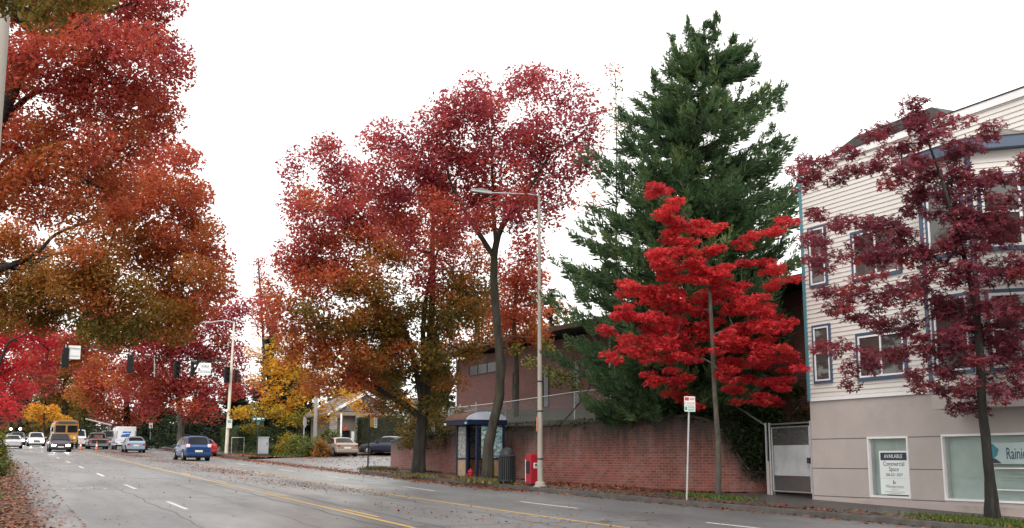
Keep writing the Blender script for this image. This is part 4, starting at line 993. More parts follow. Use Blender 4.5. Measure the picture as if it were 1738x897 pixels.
M['fallen_mat'] = pmat('leaf_litter_cover', (.16, .075, .055), .9, .75, 16, bmp=.8, dirt=(.06, .05, .045))
def bus_shelter():
    # rectangular navy frame between pavement and wall, barrel roof, pebble glass panels
    x0, x1, ya, yb = 18.98, 20.2, 44.2, 46.4
    def g(y): return zr(y)+.15
    root = thing('bus_shelter', 'navy blue bus shelter with barrel roof and rippled glass panels against the brick wall', 'bus shelter', ((x0+x1)/2, (ya+yb)/2, g(47)))
    zb = g(47); zt = zb+2.25; t = .11
    for x in (x0, x1):
        for y in (ya, yb, (ya+yb)/2): MB().box(x-t/2, x+t/2, y-t/2, y+t/2, zb-.15, zt).build('post', M['bus_blue'], root, bevel=.01)
    m = MB(); m.box(x0-.5, x1+.14, ya-.12, yb+.25, zt, zt+.22); m.build('canopy_beam', M['bus_blue'], root, bevel=.02)
    # barrel vault with its axis along the road
    vs = []; n = 13; hw = .9; cx_ = x0-.5+.93; ZV = zt+.222
    for y in (ya-.1, yb+.23):
        for k in range(n):
            a = math.pi*k/(n-1); vs.append((cx_-hw*math.cos(a), y, ZV+.34*math.sin(a)))
    m = MB(); m.add(vs, [(k, k+1, n+k+1, n+k) for k in range(n-1)]+[tuple(range(n)), tuple(range(n, 2*n)), (0, n, 2*n-1, n-1)])
    m.build('roof', pmat('grey_blue_vault', (.4, .44, .52), .35, .15, 2), root, smooth=40)
    vs = []
    for y in (ya+.1, yb+.25):
        for k in range(6):
            a = math.pi*k/(n-1); vs.append((cx_-(hw+.03)*math.cos(a)+.0, y, ZV+.01+.36*math.sin(a)))
    m = MB(); m.add(vs, [(k, k+1, 7+k, 6+k) for k in range(5)]); m.build('leaf_cover', M['fallen_mat'], root)
    def pane_mat(name, c1, c2):
        m_, nt, nn, l, b = newmat(name); v = coords(nn, l, (1, 1, 2.2)); w = nn.new('ShaderNodeTexNoise'); w.inputs['Scale'].default_value = 5; w.inputs['Distortion'].default_value = 1.2; w.inputs['Detail'].default_value = 2; l.new(v, w.inputs['Vector'])
        r = ramp(nn, [(.35, c1), (.65, c2)]); l.new(w.outputs['Fac'], r.inputs[0]); l.new(r.outputs[0], b.inputs['Base Color']); b.inputs['Roughness'].default_value = .2
        bump(nn, l, b, w.outputs['Fac'], .6, .03); return m_
    pg = pane_mat('rippled_glass', (.08, .09, .085), (.3, .29, .27)); pt = pane_mat('teal_rippled_glass', (.03, .12, .14), (.4, .52, .52)); art = pane_mat('ochre_panel', (.32, .17, .04), (.25, .2, .16))
    ym = (ya+yb)/2; zm = zb+.82
    MB().box(x0-.01, x0+.01, ym+.1, yb-.06, zm+.05, zt-.03).build('glass_panel', pg, root)
    MB().box(x0-.04, x0+.04, ym+.06, yb-.06, zm-.03, zm+.047).build('rail', M['bus_blue'], root)
    MB().box(x0-.012, x0+.012, ym+.06, yb-.06, zb+.1, zm-.033).build('lower_panel', art, root)
    for a, b, mat in ((ym+.06, yb-.06, pg), (ya+.06, ym-.06, pt)):
        MB().box(x1-.01, x1+.01, a, b, zm+.05, zt-.03).build('glass_panel', mat, root)
        MB().box(x1-.05, x1+.05, a, b, zm-.03, zm+.047).build('rail', M['bus_blue'], root)
        MB().box(x1-.012, x1+.012, a+.25, b-.2, zb+.1, zm-.033).build('lower_panel', art, root)
        MB().box(x1-.03, x1+.0, b-.19, b, zb, zm-.033).build('lower_panel', M['bus_blue'], root)
    for y, mat in ((ya, pt), (yb, pg)):
        MB().box(x0+.2, x1-.06, y-.01, y+.01, zm+.05, zt-.03).build('glass_panel', mat, root)
        MB().box(x0+.06, x1-.06, y-.03, y+.03, zm-.03, zm+.047).build('rail', M['bus_blue'], root)
        MB().box(x0+.5, x0+.58, y-.04, y+.04, zb-.1, zt).build('post', M['bus_blue'], root)
        MB().box(x0+.6, x1-.06, y-.012, y+.012, zb+.1, zm-.034).build('lower_panel', art, root)
    m = MB(); m.box(x1-.5, x1-.12, ya+.4, yb-.5, zb+.43, zb+.48); m.box(x1-.45, x1-.4, ya+.6, ya+.66, zb-.05, zb+.43); m.box(x1-.45, x1-.4, yb-.8, yb-.74, zb-.05, zb+.43); m.build('bench', M['dkgrey'], root)
    for y, lab in ((ya, 1), (yb+.15, 2)): 
        m = MB(); m.box(x0-.56, x0-.505, y-.05, y+.05, zt+.03, zt+.12); m.build('corner_light', pmat('teal_lamp', (.2, .5, .55), .4, .05) if lab == 1 else M['signwhite'], root)
bus_shelter()
def trash_can():
    b = np.array([18.85, 40.9, zr(40.9)+.15]); x, y, z = b
    root = thing('trash_can', 'black slatted round litter bin with domed lid beside the bus shelter', 'litter bin', b)
    MB().lathe([(.24, .08), (.3, .1), (.31, 1.02), (.27, 1.02), (.25, .2)], b, 24).build('liner', M['black'], root, smooth=30)
    m = MB()
    for k in range(26):
        a = 2*math.pi*k/26; m.cbox((x+.335*math.cos(a), y+.335*math.sin(a), z+.58), .016, .045, .9, a)
    m.build('slats', M['dkgrey'], root)
    MB().lathe([(.325, 1.03), (.35, 1.05), (.35, 1.1), (.31, 1.12), (.31, 1.1)], b, 24).build('rim', M['dkgrey'], root, smooth=30)
    MB().lathe([(.33, .1), (.35, .1), (.35, .16), (.33, .16)], b, 24).build('foot_ring', M['dkgrey'], root, smooth=30)
    MB().lathe([(.3, 1.12), (.28, 1.22), (.2, 1.34), (.1, 1.4), (.02, 1.42)], b, 20).build('lid', M['dkgrey'], root, smooth=50)
    m = MB()
    for k in range(4): a = math.pi/4+k*math.pi/2; m.box(x+.25*math.cos(a)-.04, x+.25*math.cos(a)+.04, y+.25*math.sin(a)-.04, y+.25*math.sin(a)+.04, z, z+.085)
    m.build('foot', M['black'], root)
trash_can()
def news_box():
    b = on_x(905, 826, 19.2); b[2] = zr(b[1])+.15; x, y, z = b; h = 1.2
    root = thing('news_box', 'red newspaper box with white label just left of the tall lamp post', 'newspaper box', b)
    m = MB(); m.prism([(y-.24, z+.06), (y+.24, z+.06), (y+.24, z+h-.1), (y+.16, z+h), (y-.2, z+h), (y-.24, z+h-.05)], x-.22, x+.24, 'YZ'); m.build('body', M['redbox'], root, bevel=.02)
    MB().box(x-.2, x+.2, y-.2, y+.2, z, z+.058).build('foot', M['dkgrey'], root)
    MB().box(x-.228, x-.222, y-.16, y+.18, z+.45, z+.9).build('window', M['glass_dark'], root)
    MB().box(x-.228, x-.222, y+.19, y+.225, z+.15, z+1.0).build('stripe', M['signwhite'], root)
    MB().box(x-.1, x+.2, y-.247, y-.2415, z+.66, z+.86).build('label', M['signwhite'], root)
    m = MB(); m.box(x-.05, x+.05, y-.25, y-.2475, z+.74, z+.83); m.box(x-.07, x+.15, y-.25, y-.2475, z+.69, z+.72); m.build('print', M['ink'], root)
    MB().box(x-.25, x-.229, y-.08, y+.08, z+.92, z+.95).build('handle', M['dkgrey'], root)
news_box()
def red_bag():
    p = ground(799, 805, .15); b = np.array([18.8, on_x(799, 805, 18.8)[1], 0]); b[2] = zr(b[1])+.15; x, y, z = b
    root = thing('red_hydrant', 'small red object at the foot of the bus shelter, left of the mossy trunk', 'hydrant', b)
    MB().lathe([(.16, 0), (.16, .05), (.11, .08), (.10, .3), (.13, .32), (.13, .35), (.10, .41), (.04, .46), (.03, .48)], b, 14).build('barrel', M['redbox'], root, smooth=40)
    MB().lathe([(.05, -.18), (.05, .18)], (x, y, z+.24), 10, 'Y').lathe([(.06, -.17), (.06, 0)], (x, y, z+.22), 10, 'X').build('outlet', M['redbox'], root, smooth=40)
red_bag()

# ================================================================ VEHICLES (local: forward +Y)
def carpaint(name, col, var=.05, metal=.3): return pmat(name, col, .3, var, 1.5, metal=metal, coat=.35)
LAMP_W = emat('headlamp_glow', (1, .84, .78), 30); 
TAIL = pmat('red_tail_lamp', (.45, .02, .025), .2, .1, coat=.6); TAILON = emat('lit_tail', (1, .05, .05), .25)
CLEAR = pmat('clear_lamp', (.6, .6, .6), .15, .1, coat=.5)
def car(name, label, cat, loc, rot, L, Wd, Hh, stations, paint, wheel=.33, cab=(0, 1, 2, 3), lights=None, tail=None, rails=False, plate=True, group=None, tailhi=None, wb=(.19, .81)):
    """stations: list of (y fraction rear 0..front 1, top of lower body, roof height or None, width factor); cab = indices: rear glass foot, roof rear, roof front, windscreen foot"""
    root = thing(name, label, cat, (0, 0, 0), group)
    n = len(stations); vs = []; ringN = 14; w2 = Wd/2; zb = .2
    pos = []
    for (f, belt, roof, wf) in stations:
        y = (f-.5)*L; w = w2*wf; rf = roof if roof else belt+.015
        wr = w*(.77 if roof else .9)
        half = [(0, zb), (.8*w, zb), (w*.98, zb+.14), (w, (zb+belt)/2+.05), (w*.965, belt), (wr, rf-(.07 if roof else .006)), (wr*.72, rf), (0, rf+(.015 if roof else .01))]
        ring = half+[(-x, z) for x, z in half[-2:0:-1]]
        pos.append([(x, y, z) for x, z in ring]); vs += pos[-1]
    fs = []
    for i in range(n-1):
        for k in range(ringN): fs.append((i*ringN+k, i*ringN+(k+1) % ringN, (i+1)*ringN+(k+1) % ringN, (i+1)*ringN+k))
    fs += [tuple(range(ringN)), tuple(range((n-1)*ringN, n*ringN))]
    m = MB(); m.add(vs, fs); body = m.build('body', paint, root, smooth=35, bevel=.03)
    def panel(a, b, c, d, inset=.08, off=.02, nm='window', th=0):
        q = [np.array(v, float) for v in (a, b, c, d)]; ce = sum(q)/4
        nn = np.cross(q[1]-q[0], q[3]-q[0]); nn /= np.linalg.norm(nn)
        if np.dot(nn, ce-np.array([0, 0, Hh*.45])) < 0: nn = -nn
        q = [v+(ce-v)*inset+nn*off for v in q]
        MB().add([*q, *[v-nn*.03 for v in q]], [(0, 1, 2, 3), (7, 6, 5, 4), (0, 4, 5, 1), (1, 5, 6, 2), (2, 6, 7, 3), (3, 7, 4, 0)]).build(nm, M['glass_dark'], root)
    r0, r1, r2, r3 = cab
    g = lambda i, k: pos[i][k]
    def strip(i0, i1, nm, t0=.12, t1=.88, sx_=.88, off=.025):
        A = [np.array(g(i0, k)) for k in range(5, 10)]; B = [np.array(g(i1, k)) for k in range(5, 10)]
        ce = (A[2]+B[2])/2; nn = np.cross(A[-1]-A[0], B[2]-A[2]); nn /= np.linalg.norm(nn)
        if nn[2] < 0: nn = -nn
        lo = [(a_+(b_-a_)*t0)*np.array([sx_, 1, 1])+nn*off for a_, b_ in zip(A, B)]; hi = [(a_+(b_-a_)*t1)*np.array([sx_, 1, 1])+nn*off for a_, b_ in zip(A, B)]
        vs_ = lo+hi+[v-nn*.03 for v in lo+hi]; f_ = []
        for k in range(4): f_ += [(k, k+1, k+6, k+5), (k+10, k+15, k+16, k+11), (k, k+10, k+11, k+1), (k+5, k+6, k+16, k+15)]
        f_ += [(0, 5, 15, 10), (4, 14, 19, 9)]
        MB().add(vs_, f_).build(nm, M['glass_dark'], root, smooth=40)
    strip(r0, r1, 'rear_window'); strip(r3, r2, 'windscreen')
    mid = [i for i in range(r1, r2+1)]
    for a, b in zip(mid[:-1], mid[1:]):
        panel(g(a, 4), g(b, 4), g(b, 5), g(a, 5), .09); panel(g(a, 10), g(b, 10), g(b, 9), g(a, 9), .09)
    tri = lambda k5, k4: None
    for sx in (4, 10):
        s5 = 5 if sx == 4 else 9
        panel(g(r2, sx), g(r3, sx), np.array(g(r3, sx))*.7+np.array(g(r2, s5))*.3, g(r2, s5), .14)
        panel(g(r1, sx), g(r0, sx), np.array(g(r0, sx))*.6+np.array(g(r1, s5))*.4, g(r1, s5), .16)
    for fy in wb:
        for sx in (-1, 1):
            y = (fy-.5)*L; x = sx*(w2-.1)
            MB().lathe([(wheel*1.18, -.11), (wheel*1.18, .112)], (sx*(w2-.11), y, wheel*1.02), 20, 'X').build('wheel_arch', M['black'], root, smooth=30)
            t = MB().lathe([(wheel*.62, -.11), (wheel*.93, -.12), (wheel, -.08), (wheel, .08), (wheel*.93, .122), (wheel*.62, .122)], (x, y, wheel), 22, 'X').build('wheel', M['rubber'], root, smooth=40)
            m = MB(); m.lathe([(wheel*.6, .0), (wheel*.6, .1), (wheel*.5, .11), (wheel*.15, .118), (.02, .125)], (0, 0, 0), 16, 'X')
            m.v = [(v[0]*sx+x, v[1]+y, v[2]+wheel) for v in m.v]; m.build('rim', M['rim'], t, smooth=30)
    # bumpers, lamps, plate, mirrors, exhaust-side trim
    yr, yf = (stations[0][0]-.5)*L, (stations[-1][0]-.5)*L
    wr_, wf_ = w2*stations[0][3], w2*stations[-1][3]
    MB().box(-wr_*.97, wr_*.97, yr-.07, yr+.1, .28, .52).build('rear_bumper', paint, root, bevel=.04)
    MB().box(-wf_*.97, wf_*.97, yf-.1, yf+.07, .26, .5).build('front_bumper', paint, root, bevel=.04)
    MB().box(-w2*.85, w2*.85, yr-.03, yf+.02, .17, .27).build('sill', M['black'], root)
    hz = stations[-1][1]-.16
    for sx in (-1, 1):
        MB().cbox((sx*wf_*.72, yf+.0, hz), .34, .1, .17).build('headlight', LAMP_W if lights else CLEAR, root, bevel=.03)
        th_ = tailhi or (stations[0][1]-.22, stations[0][1]-.02)
        MB().box(sx*wr_*.72, sx*wr_*.99, yr-.03, yr+.14, th_[0], th_[1]).build('tail_light', TAILON if tail else TAIL, root, bevel=.02)
        MB().cbox((sx*(w2+.08), (stations[r3][0]-.5)*L-.35, stations[r3][1]+.06), .2, .1, .14).build('mirror', paint, root, bevel=.03)
    if lights: MB().box(-wf_*.42, wf_*.42, yf-.02, yf+.02, hz-.12, hz+.06).build('grille', M['black'], root)
    if plate:
        MB().box(-.26, .26, yr-.085, yr-.06, .56, .7).build('number_plate', pmat('plate', (.6, .58, .5), .5, .1), root)
        MB().box(-.26, .26, yf+.072, yf+.085, .36, .48).build('number_plate', pmat('plate', (.6, .6, .58), .5, .1), root)
    if rails:
        zt = max(s[2] or 0 for s in stations)
        for sx in (-1, 1): MB().tube([(sx*w2*.6, (stations[r1][0]-.5)*L+.1, zt+.0), (sx*w2*.6, (stations[r1][0]-.5)*L+.25, zt+.07), (sx*w2*.6, (stations[r2][0]-.5)*L-.25, zt+.07), (sx*w2*.6, (stations[r2][0]-.5)*L-.1, zt)], .022, 6).build('roof_rail', M['black'], root)
    root.location = loc; root.rotation_euler = (0, 0, rot); return root
SUVs = [(0, .92, None, .93), (.03, 1.02, None, .97), (.12, 1.05, 1.66, 1.0), (.38, 1.02, 1.72, 1.0), (.58, 1.0, 1.68, 1.0), (.74, .99, None, .98), (.95, .88, None, .95), (1, .74, None, .88)]
HATCH = [(0, .86, None, .9), (.03, 1.0, None, .94), (.2, 1.0, 1.4, .98), (.38, .95, 1.5, 1.0), (.55, .92, 1.44, 1.0), (.8, .88, None, .98), (.95, .74, None, .93), (1, .62, None, .84)]
SEDAN = [(0, .84, None, .9), (.02, .96, None, .94), (.17, .98, None, .97), (.31, .95, 1.38, 1.0), (.42, .93, 1.43, 1.0), (.55, .92, 1.4, 1.0), (.71, .92, None, 1.0), (.96, .76, None, .95), (1, .64, None, .86)]
VANs = [(0, .92, None, .95), (.02, 1.04, None, .97), (.08, 1.06, 1.7, 1.0), (.38, 1.04, 1.76, 1.0), (.64, 1.02, 1.68, 1.0), (.82, 1.0, None, .98), (.97, .84, None, .94), (1, .7, None, .88)]
PICK = [(0, .98, None, .97), (.02, 1.05, None, .98), (.36, 1.05, None, 1.0), (.40, 1.06, 1.74, 1.0), (.5, 1.06, 1.8, 1.0), (.6, 1.06, 1.74, 1.0), (.72, 1.06, None, 1.0), (.97, .98, None, .97), (1, .82, None, .92)]
CB = (1, 2, 4, 5)
def rd(px, py): return ground(px, py)
def onroad(X, Y, dz=0.): return (X, Y, zr(Y)+dz)
car('parked_car', 'metallic blue sport utility car with roof rails driving away, tail lights lit', 'car', onroad(13.65, 84.0), R(3), 4.6, 1.86, 1.72, SUVs, carpaint('blue_paint', (.012, .05, .16)), .37, CB, tail=True, rails=True, tailhi=(.9, 1.12)).name = 'sport_utility_car'
car('parked_car', 'red car mostly hidden behind the blue sport utility car', 'car', onroad(16.8, 98), 0, 4.5, 1.8, 1.45, SEDAN, carpaint('red_paint', (.35, .02, .03)), .32, (2, 3, 5, 6))
car('hatchback_car', 'silver blue hatchback with a wide sloping rear window', 'car', onroad(12.95, 113.0), 0, 4.45, 1.8, 1.5, HATCH, carpaint('silver_blue_paint', (.22, .29, .38)), .32, CB)
car('minivan', 'dark minivan coming towards us with both headlights glowing', 'minivan', onroad(6.62, 117.0), R(180), 4.9, 1.95, 1.76, VANs, carpaint('dark_plum_paint', (.045, .035, .05)), .34, CB, lights=True)
car('sport_utility_car', 'white sport utility car with bright headlights behind the dark minivan', 'car', onroad(5.95, 154), R(180), 4.8, 2.0, 1.9, SUVs, carpaint('white_paint', (.5, .5, .52)), .36, CB, lights=True)
car('pickup_car', 'dark oncoming car with glowing headlights left of the white one', 'car', onroad(4.0, 162), R(180), 4.8, 1.95, 1.85, SUVs, carpaint('slate_paint', (.06, .06, .065)), .36, CB, lights=True)
car('sedan_car', 'white car partly cut off at the left edge of the road', 'car', onroad(2.95, 136), R(180), 4.6, 1.8, 1.5, SEDAN, carpaint('pearl_paint', (.55, .55, .57)), .32, (2, 3, 5, 6))
for px, Y, col, lab in ((20, 178, (.3, .3, .33), 'small distant grey car, left one of two deep in the queue'), (30, 186, (.25, .04, .04), 'small distant dark red car, right one of two deep in the queue')):
    car('sedan_car', lab, 'car', onroad(on_y(px, 750, Y)[0], Y), R(180), 4.6, 1.8, 1.5, SEDAN, carpaint('far_paint', col), .32, (2, 3, 5, 6), lights=Y < 180)
def lot_car(px, py, D): d = ray(px, py)*(D/F)+np.array([0, 0, H]); return tuple(d)
lc = lot_car(577, 775, 86)
car('sedan_car', 'tan saloon parked on the side street in front of the house, tail lights red', 'car', lc, R(-3), 4.7, 1.78, 1.43, SEDAN, carpaint('tan_paint', (.33, .265, .225)), .32, (2, 3, 5, 6), tailhi=(.72, .86))
lc2 = lot_car(650, 772, 88)
car('sedan_car', 'dark blue saloon parked beside the brick wall with its nose to the hedge', 'car', (lc2[0]+.5, lc2[1], lc2[2]), R(38), 4.6, 1.8, 1.43, SEDAN, carpaint('navy_paint', (.02, .025, .045)), .32, (2, 3, 5, 6))
def wheels(root, w2, ys, r):
    for y in ys:
        for sx in (-1, 1):
            t = MB().lathe([(r*.6, -.13), (r, -.11), (r, .11), (r*.6, .13)], (sx*(w2-.14), y, r), 18, 'X').build('wheel', M['rubber'], root, smooth=40)
            MB().lathe([(r*.58, -.12), (r*.5, -.135), (r*.5, .135), (r*.58, .12)], (sx*(w2-.14), y, r), 14, 'X').build('rim', M['rim'], t, smooth=40)
def postal_truck():
    wp = carpaint('postal_white', (.68, .7, .72), .03, 0)
    root = thing('postal_truck', 'boxy white postal truck with a blue eagle emblem on its back', 'van', (0, 0, 0)); w = 1.02
    m = MB(); m.prism([(-2.3, .45), (2.2, .45), (2.3, .8), (2.2, 1.1), (1.5, 1.2), (1.15, 2.25), (.9, 2.36), (-2.2, 2.42), (-2.3, 2.3)], -w, w, 'YZ'); m.build('body', wp, root, bevel=.05)
    MB().box(-w+.02, w-.02, -2.33, -2.305, .98, 1.0).build('door_seam', M['inkgrey'], root)
    m = MB(); m.box(-w-.008, w+.008, -2.29, 1.0, .72, .8); m.build('blue_stripe', pmat('postal_blue', (.02, .06, .3), .4, .05), root)
    MB().box(-w+.02, w-.02, -2.42, -2.2, .36, .52).build('bumper', M['black'], root)
    m = MB(); m.prism([(-.52, 1.32), (.3, 1.32), (.52, 1.9), (-.3, 1.9)], -2.318, -2.306, 'XZ'); m.build('emblem', pmat('emblem_blue', (.02, .10, .36), .4, .05), root)
    m = MB(); m.prism([(-.42, 1.56), (.1, 1.66), (.44, 1.66), (.28, 1.76), (-.36, 1.7)], -2.324, -2.3185, 'XZ'); m.build('emblem_wing', wp, root)
    for sx in (-1, 1):
        MB().box(sx*w*.86, sx*w*.97, -2.33, -2.305, 1.15, 1.95).build('hinge', M['inkgrey'], root)
        MB().box(sx*w*.8, sx*w*.98, -2.335, -2.3, .58, .7).build('tail_light', TAIL, root)
    MB().box(-w-.01, -w+.02, .2, 1.1, 1.3, 2.0).box(w-.02, w+.01, .2, 1.1, 1.3, 2.0).build('side_window', M['glass_dark'], root)
    wheels(root, w, (-1.4, 1.5), .36); root.location = onroad(13.6, 128); return root
postal_truck()
def utility_truck():
    gp = carpaint('grey_truck_paint', (.20, .20, .215), .15, .1); root = car('utility_truck', 'grey pickup truck with a tilted white ladder on its rack, parked between orange cones', 'truck', (0, 0, 0), 0, 5.6, 2.05, 1.85, PICK, gp, .4, (2, 3, 5, 6), plate=False)
    m = MB()
    for sx in (-.9, .9):
        for y in (-2.6, -.9): m.tube([(sx, y, 1.0), (sx, y, 2.45)], .04, 6)
        m.tube([(sx, -2.7, 2.45), (sx, 1.6, 2.45)], .04, 6)
    for y in (-2.6, -.9): m.tube([(-.9, y, 2.45), (.9, y, 2.45)], .04, 6)
    m.build('ladder_rack', M['dkgrey'], root)
    m = MB(); m.box(-.75, .75, -2.9, -2.83, .6, .95); m.build('tail_board', M['dkgrey'], root)
    m = MB(); m.box(-.5, .35, -2.6, -1.5, 1.0, 1.5); m.build('cargo', pmat('rust_cargo', (.2, .09, .07), .7, .4, 3), root)
    root.location = onroad(11.45, 134)
    p = onroad(11.3, 133); lad = MB()
    for o_ in (-.25, .25): lad.tube([(p[0]-1.3, p[1]-.8+o_, p[2]+3.25), (p[0]+1.5, p[1]+.3+o_, p[2]+2.62)], .07, 6)
    for k in range(9): f = k/8; lad.tube([(p[0]-1.3+2.8*f, p[1]-1.05+1.1*f, p[2]+3.25-.63*f), (p[0]-1.3+2.8*f, p[1]-.55+1.1*f, p[2]+3.25-.63*f)], .04, 5)
    tag(lad.build('ladder', M['white'], base=(p[0], p[1], p[2]+2.5)), 'white ladder lying tilted across the rack of the grey truck', 'ladder')
utility_truck()
car('work_van', 'white van standing just left of the grey truck', 'van', onroad(10.6, 152), 0, 5.2, 1.95, 2.1, [(a, b*1.1, (c*1.2 if c else None), d) for a, b, c, d in VANs], carpaint('van_white', (.55, .56, .58)), .36, CB)
car('parked_car', 'dark grey van standing between the grey truck and the postal truck', 'van', onroad(14.0, 150), 0, 5.0, 1.95, 2.0, [(a, b*1.05, (c*1.15 if c else None), d) for a, b, c, d in VANs], carpaint('van_grey', (.12, .12, .125)), .36, CB).name = 'cargo_van'
def school_bus():
    yp = carpaint('bus_yellow', (.42, .2, .03), .06, 0); root = thing('school_bus', 'orange yellow bus behind the dark minivan', 'bus', (0, 0, 0)); w = 1.22
    m = MB(); m.prism([(-w, .6), (w, .6), (w, 2.55), (w*.9, 2.9), (w*.6, 3.05), (-w*.6, 3.05), (-w*.9, 2.9), (-w, 2.55)], -4.2, 3.4, 'XZ'); m.build('body', yp, root, bevel=.06)
    m = MB(); m.prism([(3.4, .6), (4.9, .6), (4.95, 1.2), (4.7, 1.45), (3.4, 1.6)], -w*.85, w*.85, 'YZ'); m.build('hood', yp, root, bevel=.08)
    for x in (-.6, .6): MB().box(x-.5, x+.5, 3.38, 3.425, 1.7, 2.45).build('windscreen', M['glass_dark'], root)
    MB().box(-w*.7, w*.7, 3.39, 3.43, 2.6, 2.85).build('sign_band', M['ink'], root)
    for sx in (-1, 1):
        MB().box(sx*w*.72, sx*w*.9, 3.4, 3.46, 2.62, 2.8).build('warning_light', TAIL, root)
        MB().box(sx*(w+.02), sx*(w-.02), -3.9, 3.0, 1.75, 2.35).build('side_window', M['glass_dark'], root)
        MB().cbox((sx*(w+.2), 3.7, 2.0), .2, .1, .4).build('mirror', M['black'], root)
        MB().cbox((sx*w*.6, 4.93, 1.1), .25, .08, .22).build('headlight', CLEAR, root)
    wheels(root, w, (-2.6, 3.9), .48); root.location = onroad(8.0, 134); root.rotation_euler = (0, 0, R(180)); return root
school_bus()
def cone(px, Y, lab):
    X = on_y(px, 758, Y)[0]; b = onroad(X, Y); root = thing('traffic_cone', lab, 'cone', b, 'traffic cones beside the grey truck')
    MB().lathe([(.15, .05), (.03, .9), (.01, .9)], b, 14).build('body', pmat('cone_orange', (.75, .12, .03), .5, .1), root, smooth=40)
    MB().box(b[0]-.22, b[0]+.22, b[1]-.22, b[1]+.22, b[2], b[2]+.05).build('foot', M['rubber'], root)
    MB().lathe([(.105, .38), (.075, .6)], b, 14).build('white_band', M['signwhite'], root)
cone(137, 126, 'orange traffic cone at the left corner of the grey truck'); cone(164, 126, 'orange traffic cone between the grey truck and the postal truck')

# ================================================================ HOUSE ON THE SIDE STREET
def house():
    D = 116; c = at_d(625, 735, D)
    y = c[1]; x0 = on_y(566, 735, y)[0]; x1 = on_y(676, 735, y)[0]; zb = zr(y)+.2
    ze = zrow(x1-1, y, 701); xa = on_y(622, 700, y)[0]; za = zrow(xa, y, 668)
    root = thing('gable_house', 'small house with a blue grey gable, white roof edges and stone porch piers', 'house', ((x0+x1)/2, y+4, zb))
    MB().box(x0+.3, x1-.3, y+.6, y+10, zb-.6, ze+.1).build('wall', pmat('tan_house_wall', (.13, .105, .085), .8, .15, 1), root)
    ev = ze; sl = (za-ev)/(x1-xa)
    xl = xa-(x1-xa)
    m = MB(); n = 12
    for k in range(n):
        z0 = ev+.1+(za-ev-.2)*k/n; z1 = ev+.1+(za-ev-.2)*(k+1)/n
        h0 = (za-z0)/sl; h1 = (za-z1)/sl; m.add([(xa-h0, y+.3, z0), (xa+h0, y+.3, z0), (xa+h1, y+.34, z1), (xa-h1, y+.34, z1)], [(0, 1, 2, 3)])
    m.build('gable', pmat('blue_grey_boards', (.16, .19, .22), .7, .1, 2), root)
    m = MB(); t = .22
    m.prism([(xl-.6, ev-.6*sl), (xa, za), (x1+.6, ev-.6*sl), (x1+.6, ev-.6*sl+t), (xa, za+t), (xl-.6, ev-.6*sl+t)], y-.05, y+10.3, 'XZ'); m.build('roof', M['roof_brown'], root)
    m = MB(); m.prism([(xl-.62, ev-.62*sl-.08), (xa, za-.08), (x1+.62, ev-.62*sl-.08), (x1+.62, ev-.62*sl+t+.02), (xa, za+t+.02), (xl-.62, ev-.62*sl+t+.02)], y-.12, y-.055, 'XZ'); m.build('barge_board', M['white'], root)
    MB().box(xl-.2, x1+.2, y-.02, y+.25, ev-.35, ev+.02).build('porch_beam', pmat('tan_beam', (.22, .18, .13), .7, .1), root)
    st = brickmat('stone_pier', (.33, .30, .27), (.2, .18, .17), (.06, .05, .05), .5, .2, dirt=False)
    for px in (566, 609): 
        X = on_y(px, 735, y)[0]; MB().box(X-.35, X+.35, y-.1, y+.35, zb-.8, ev-.36).build('pier', st, root)
    X = on_y(588, 735, y)[0]; d = MB().box(X-.5, X+.5, y+.5, y+.58, zb, zb+2.1).build('door', M['glass_dark'], root)
    MB().box(X+.7, X+1.0, y+.52, y+.58, zb+.7, zb+2.0).build('window', M['signwhite'], root)
    a = on_y(586, 727, y); 
    w = tag(MB().lathe([(.16, -.05), (.28, -.05), (.28, .05), (.16, .05)], (a[0], y+.3, a[2]), 16, 'Y').build('wreath', pmat('wreath_red_green', (.25, .06, .03), .7, .9, 6), base=(a[0], y+.3, a[2])), 'small red and green wreath hanging in the porch of the house', 'wreath')
    # second roof behind
    p = at_d(700, 690, 128); r2 = thing('shed_house', 'plain pale green roofed house behind the gable house', 'house', (p[0], p[1], zr(p[1])))
    MB().box(p[0]-2.5, p[0]+3.5, p[1], p[1]+7, zr(p[1])-.5, p[2]-.6).build('wall', pmat('grey_house_wall', (.3, .31, .28), .8, .1), r2)
    MB().prism([(p[0]-3, p[2]-.65), (p[0]+4, p[2]-.65), (p[0]+2.5, p[2]+.9), (p[0]-1.5, p[2]+.9)], p[1]-.3, p[1]+7.3, 'XZ').build('roof', pmat('moss_roof', (.2, .22, .17), .8, .15), r2)
house()

# ================================================================ TREES
def T3(px, py, D): return at_d(px, py, D)
def trunk_px(P, D, base=None):
    out = [T3(x, y, D) for x, y in P]
    if base is not None: out[0] = np.array(base, float)
    return out
def gbase(px, D, dz=.15):
    d = ray(px, 780)*(D/F); return np.array([d[0], d[1], zr(d[1])+dz])

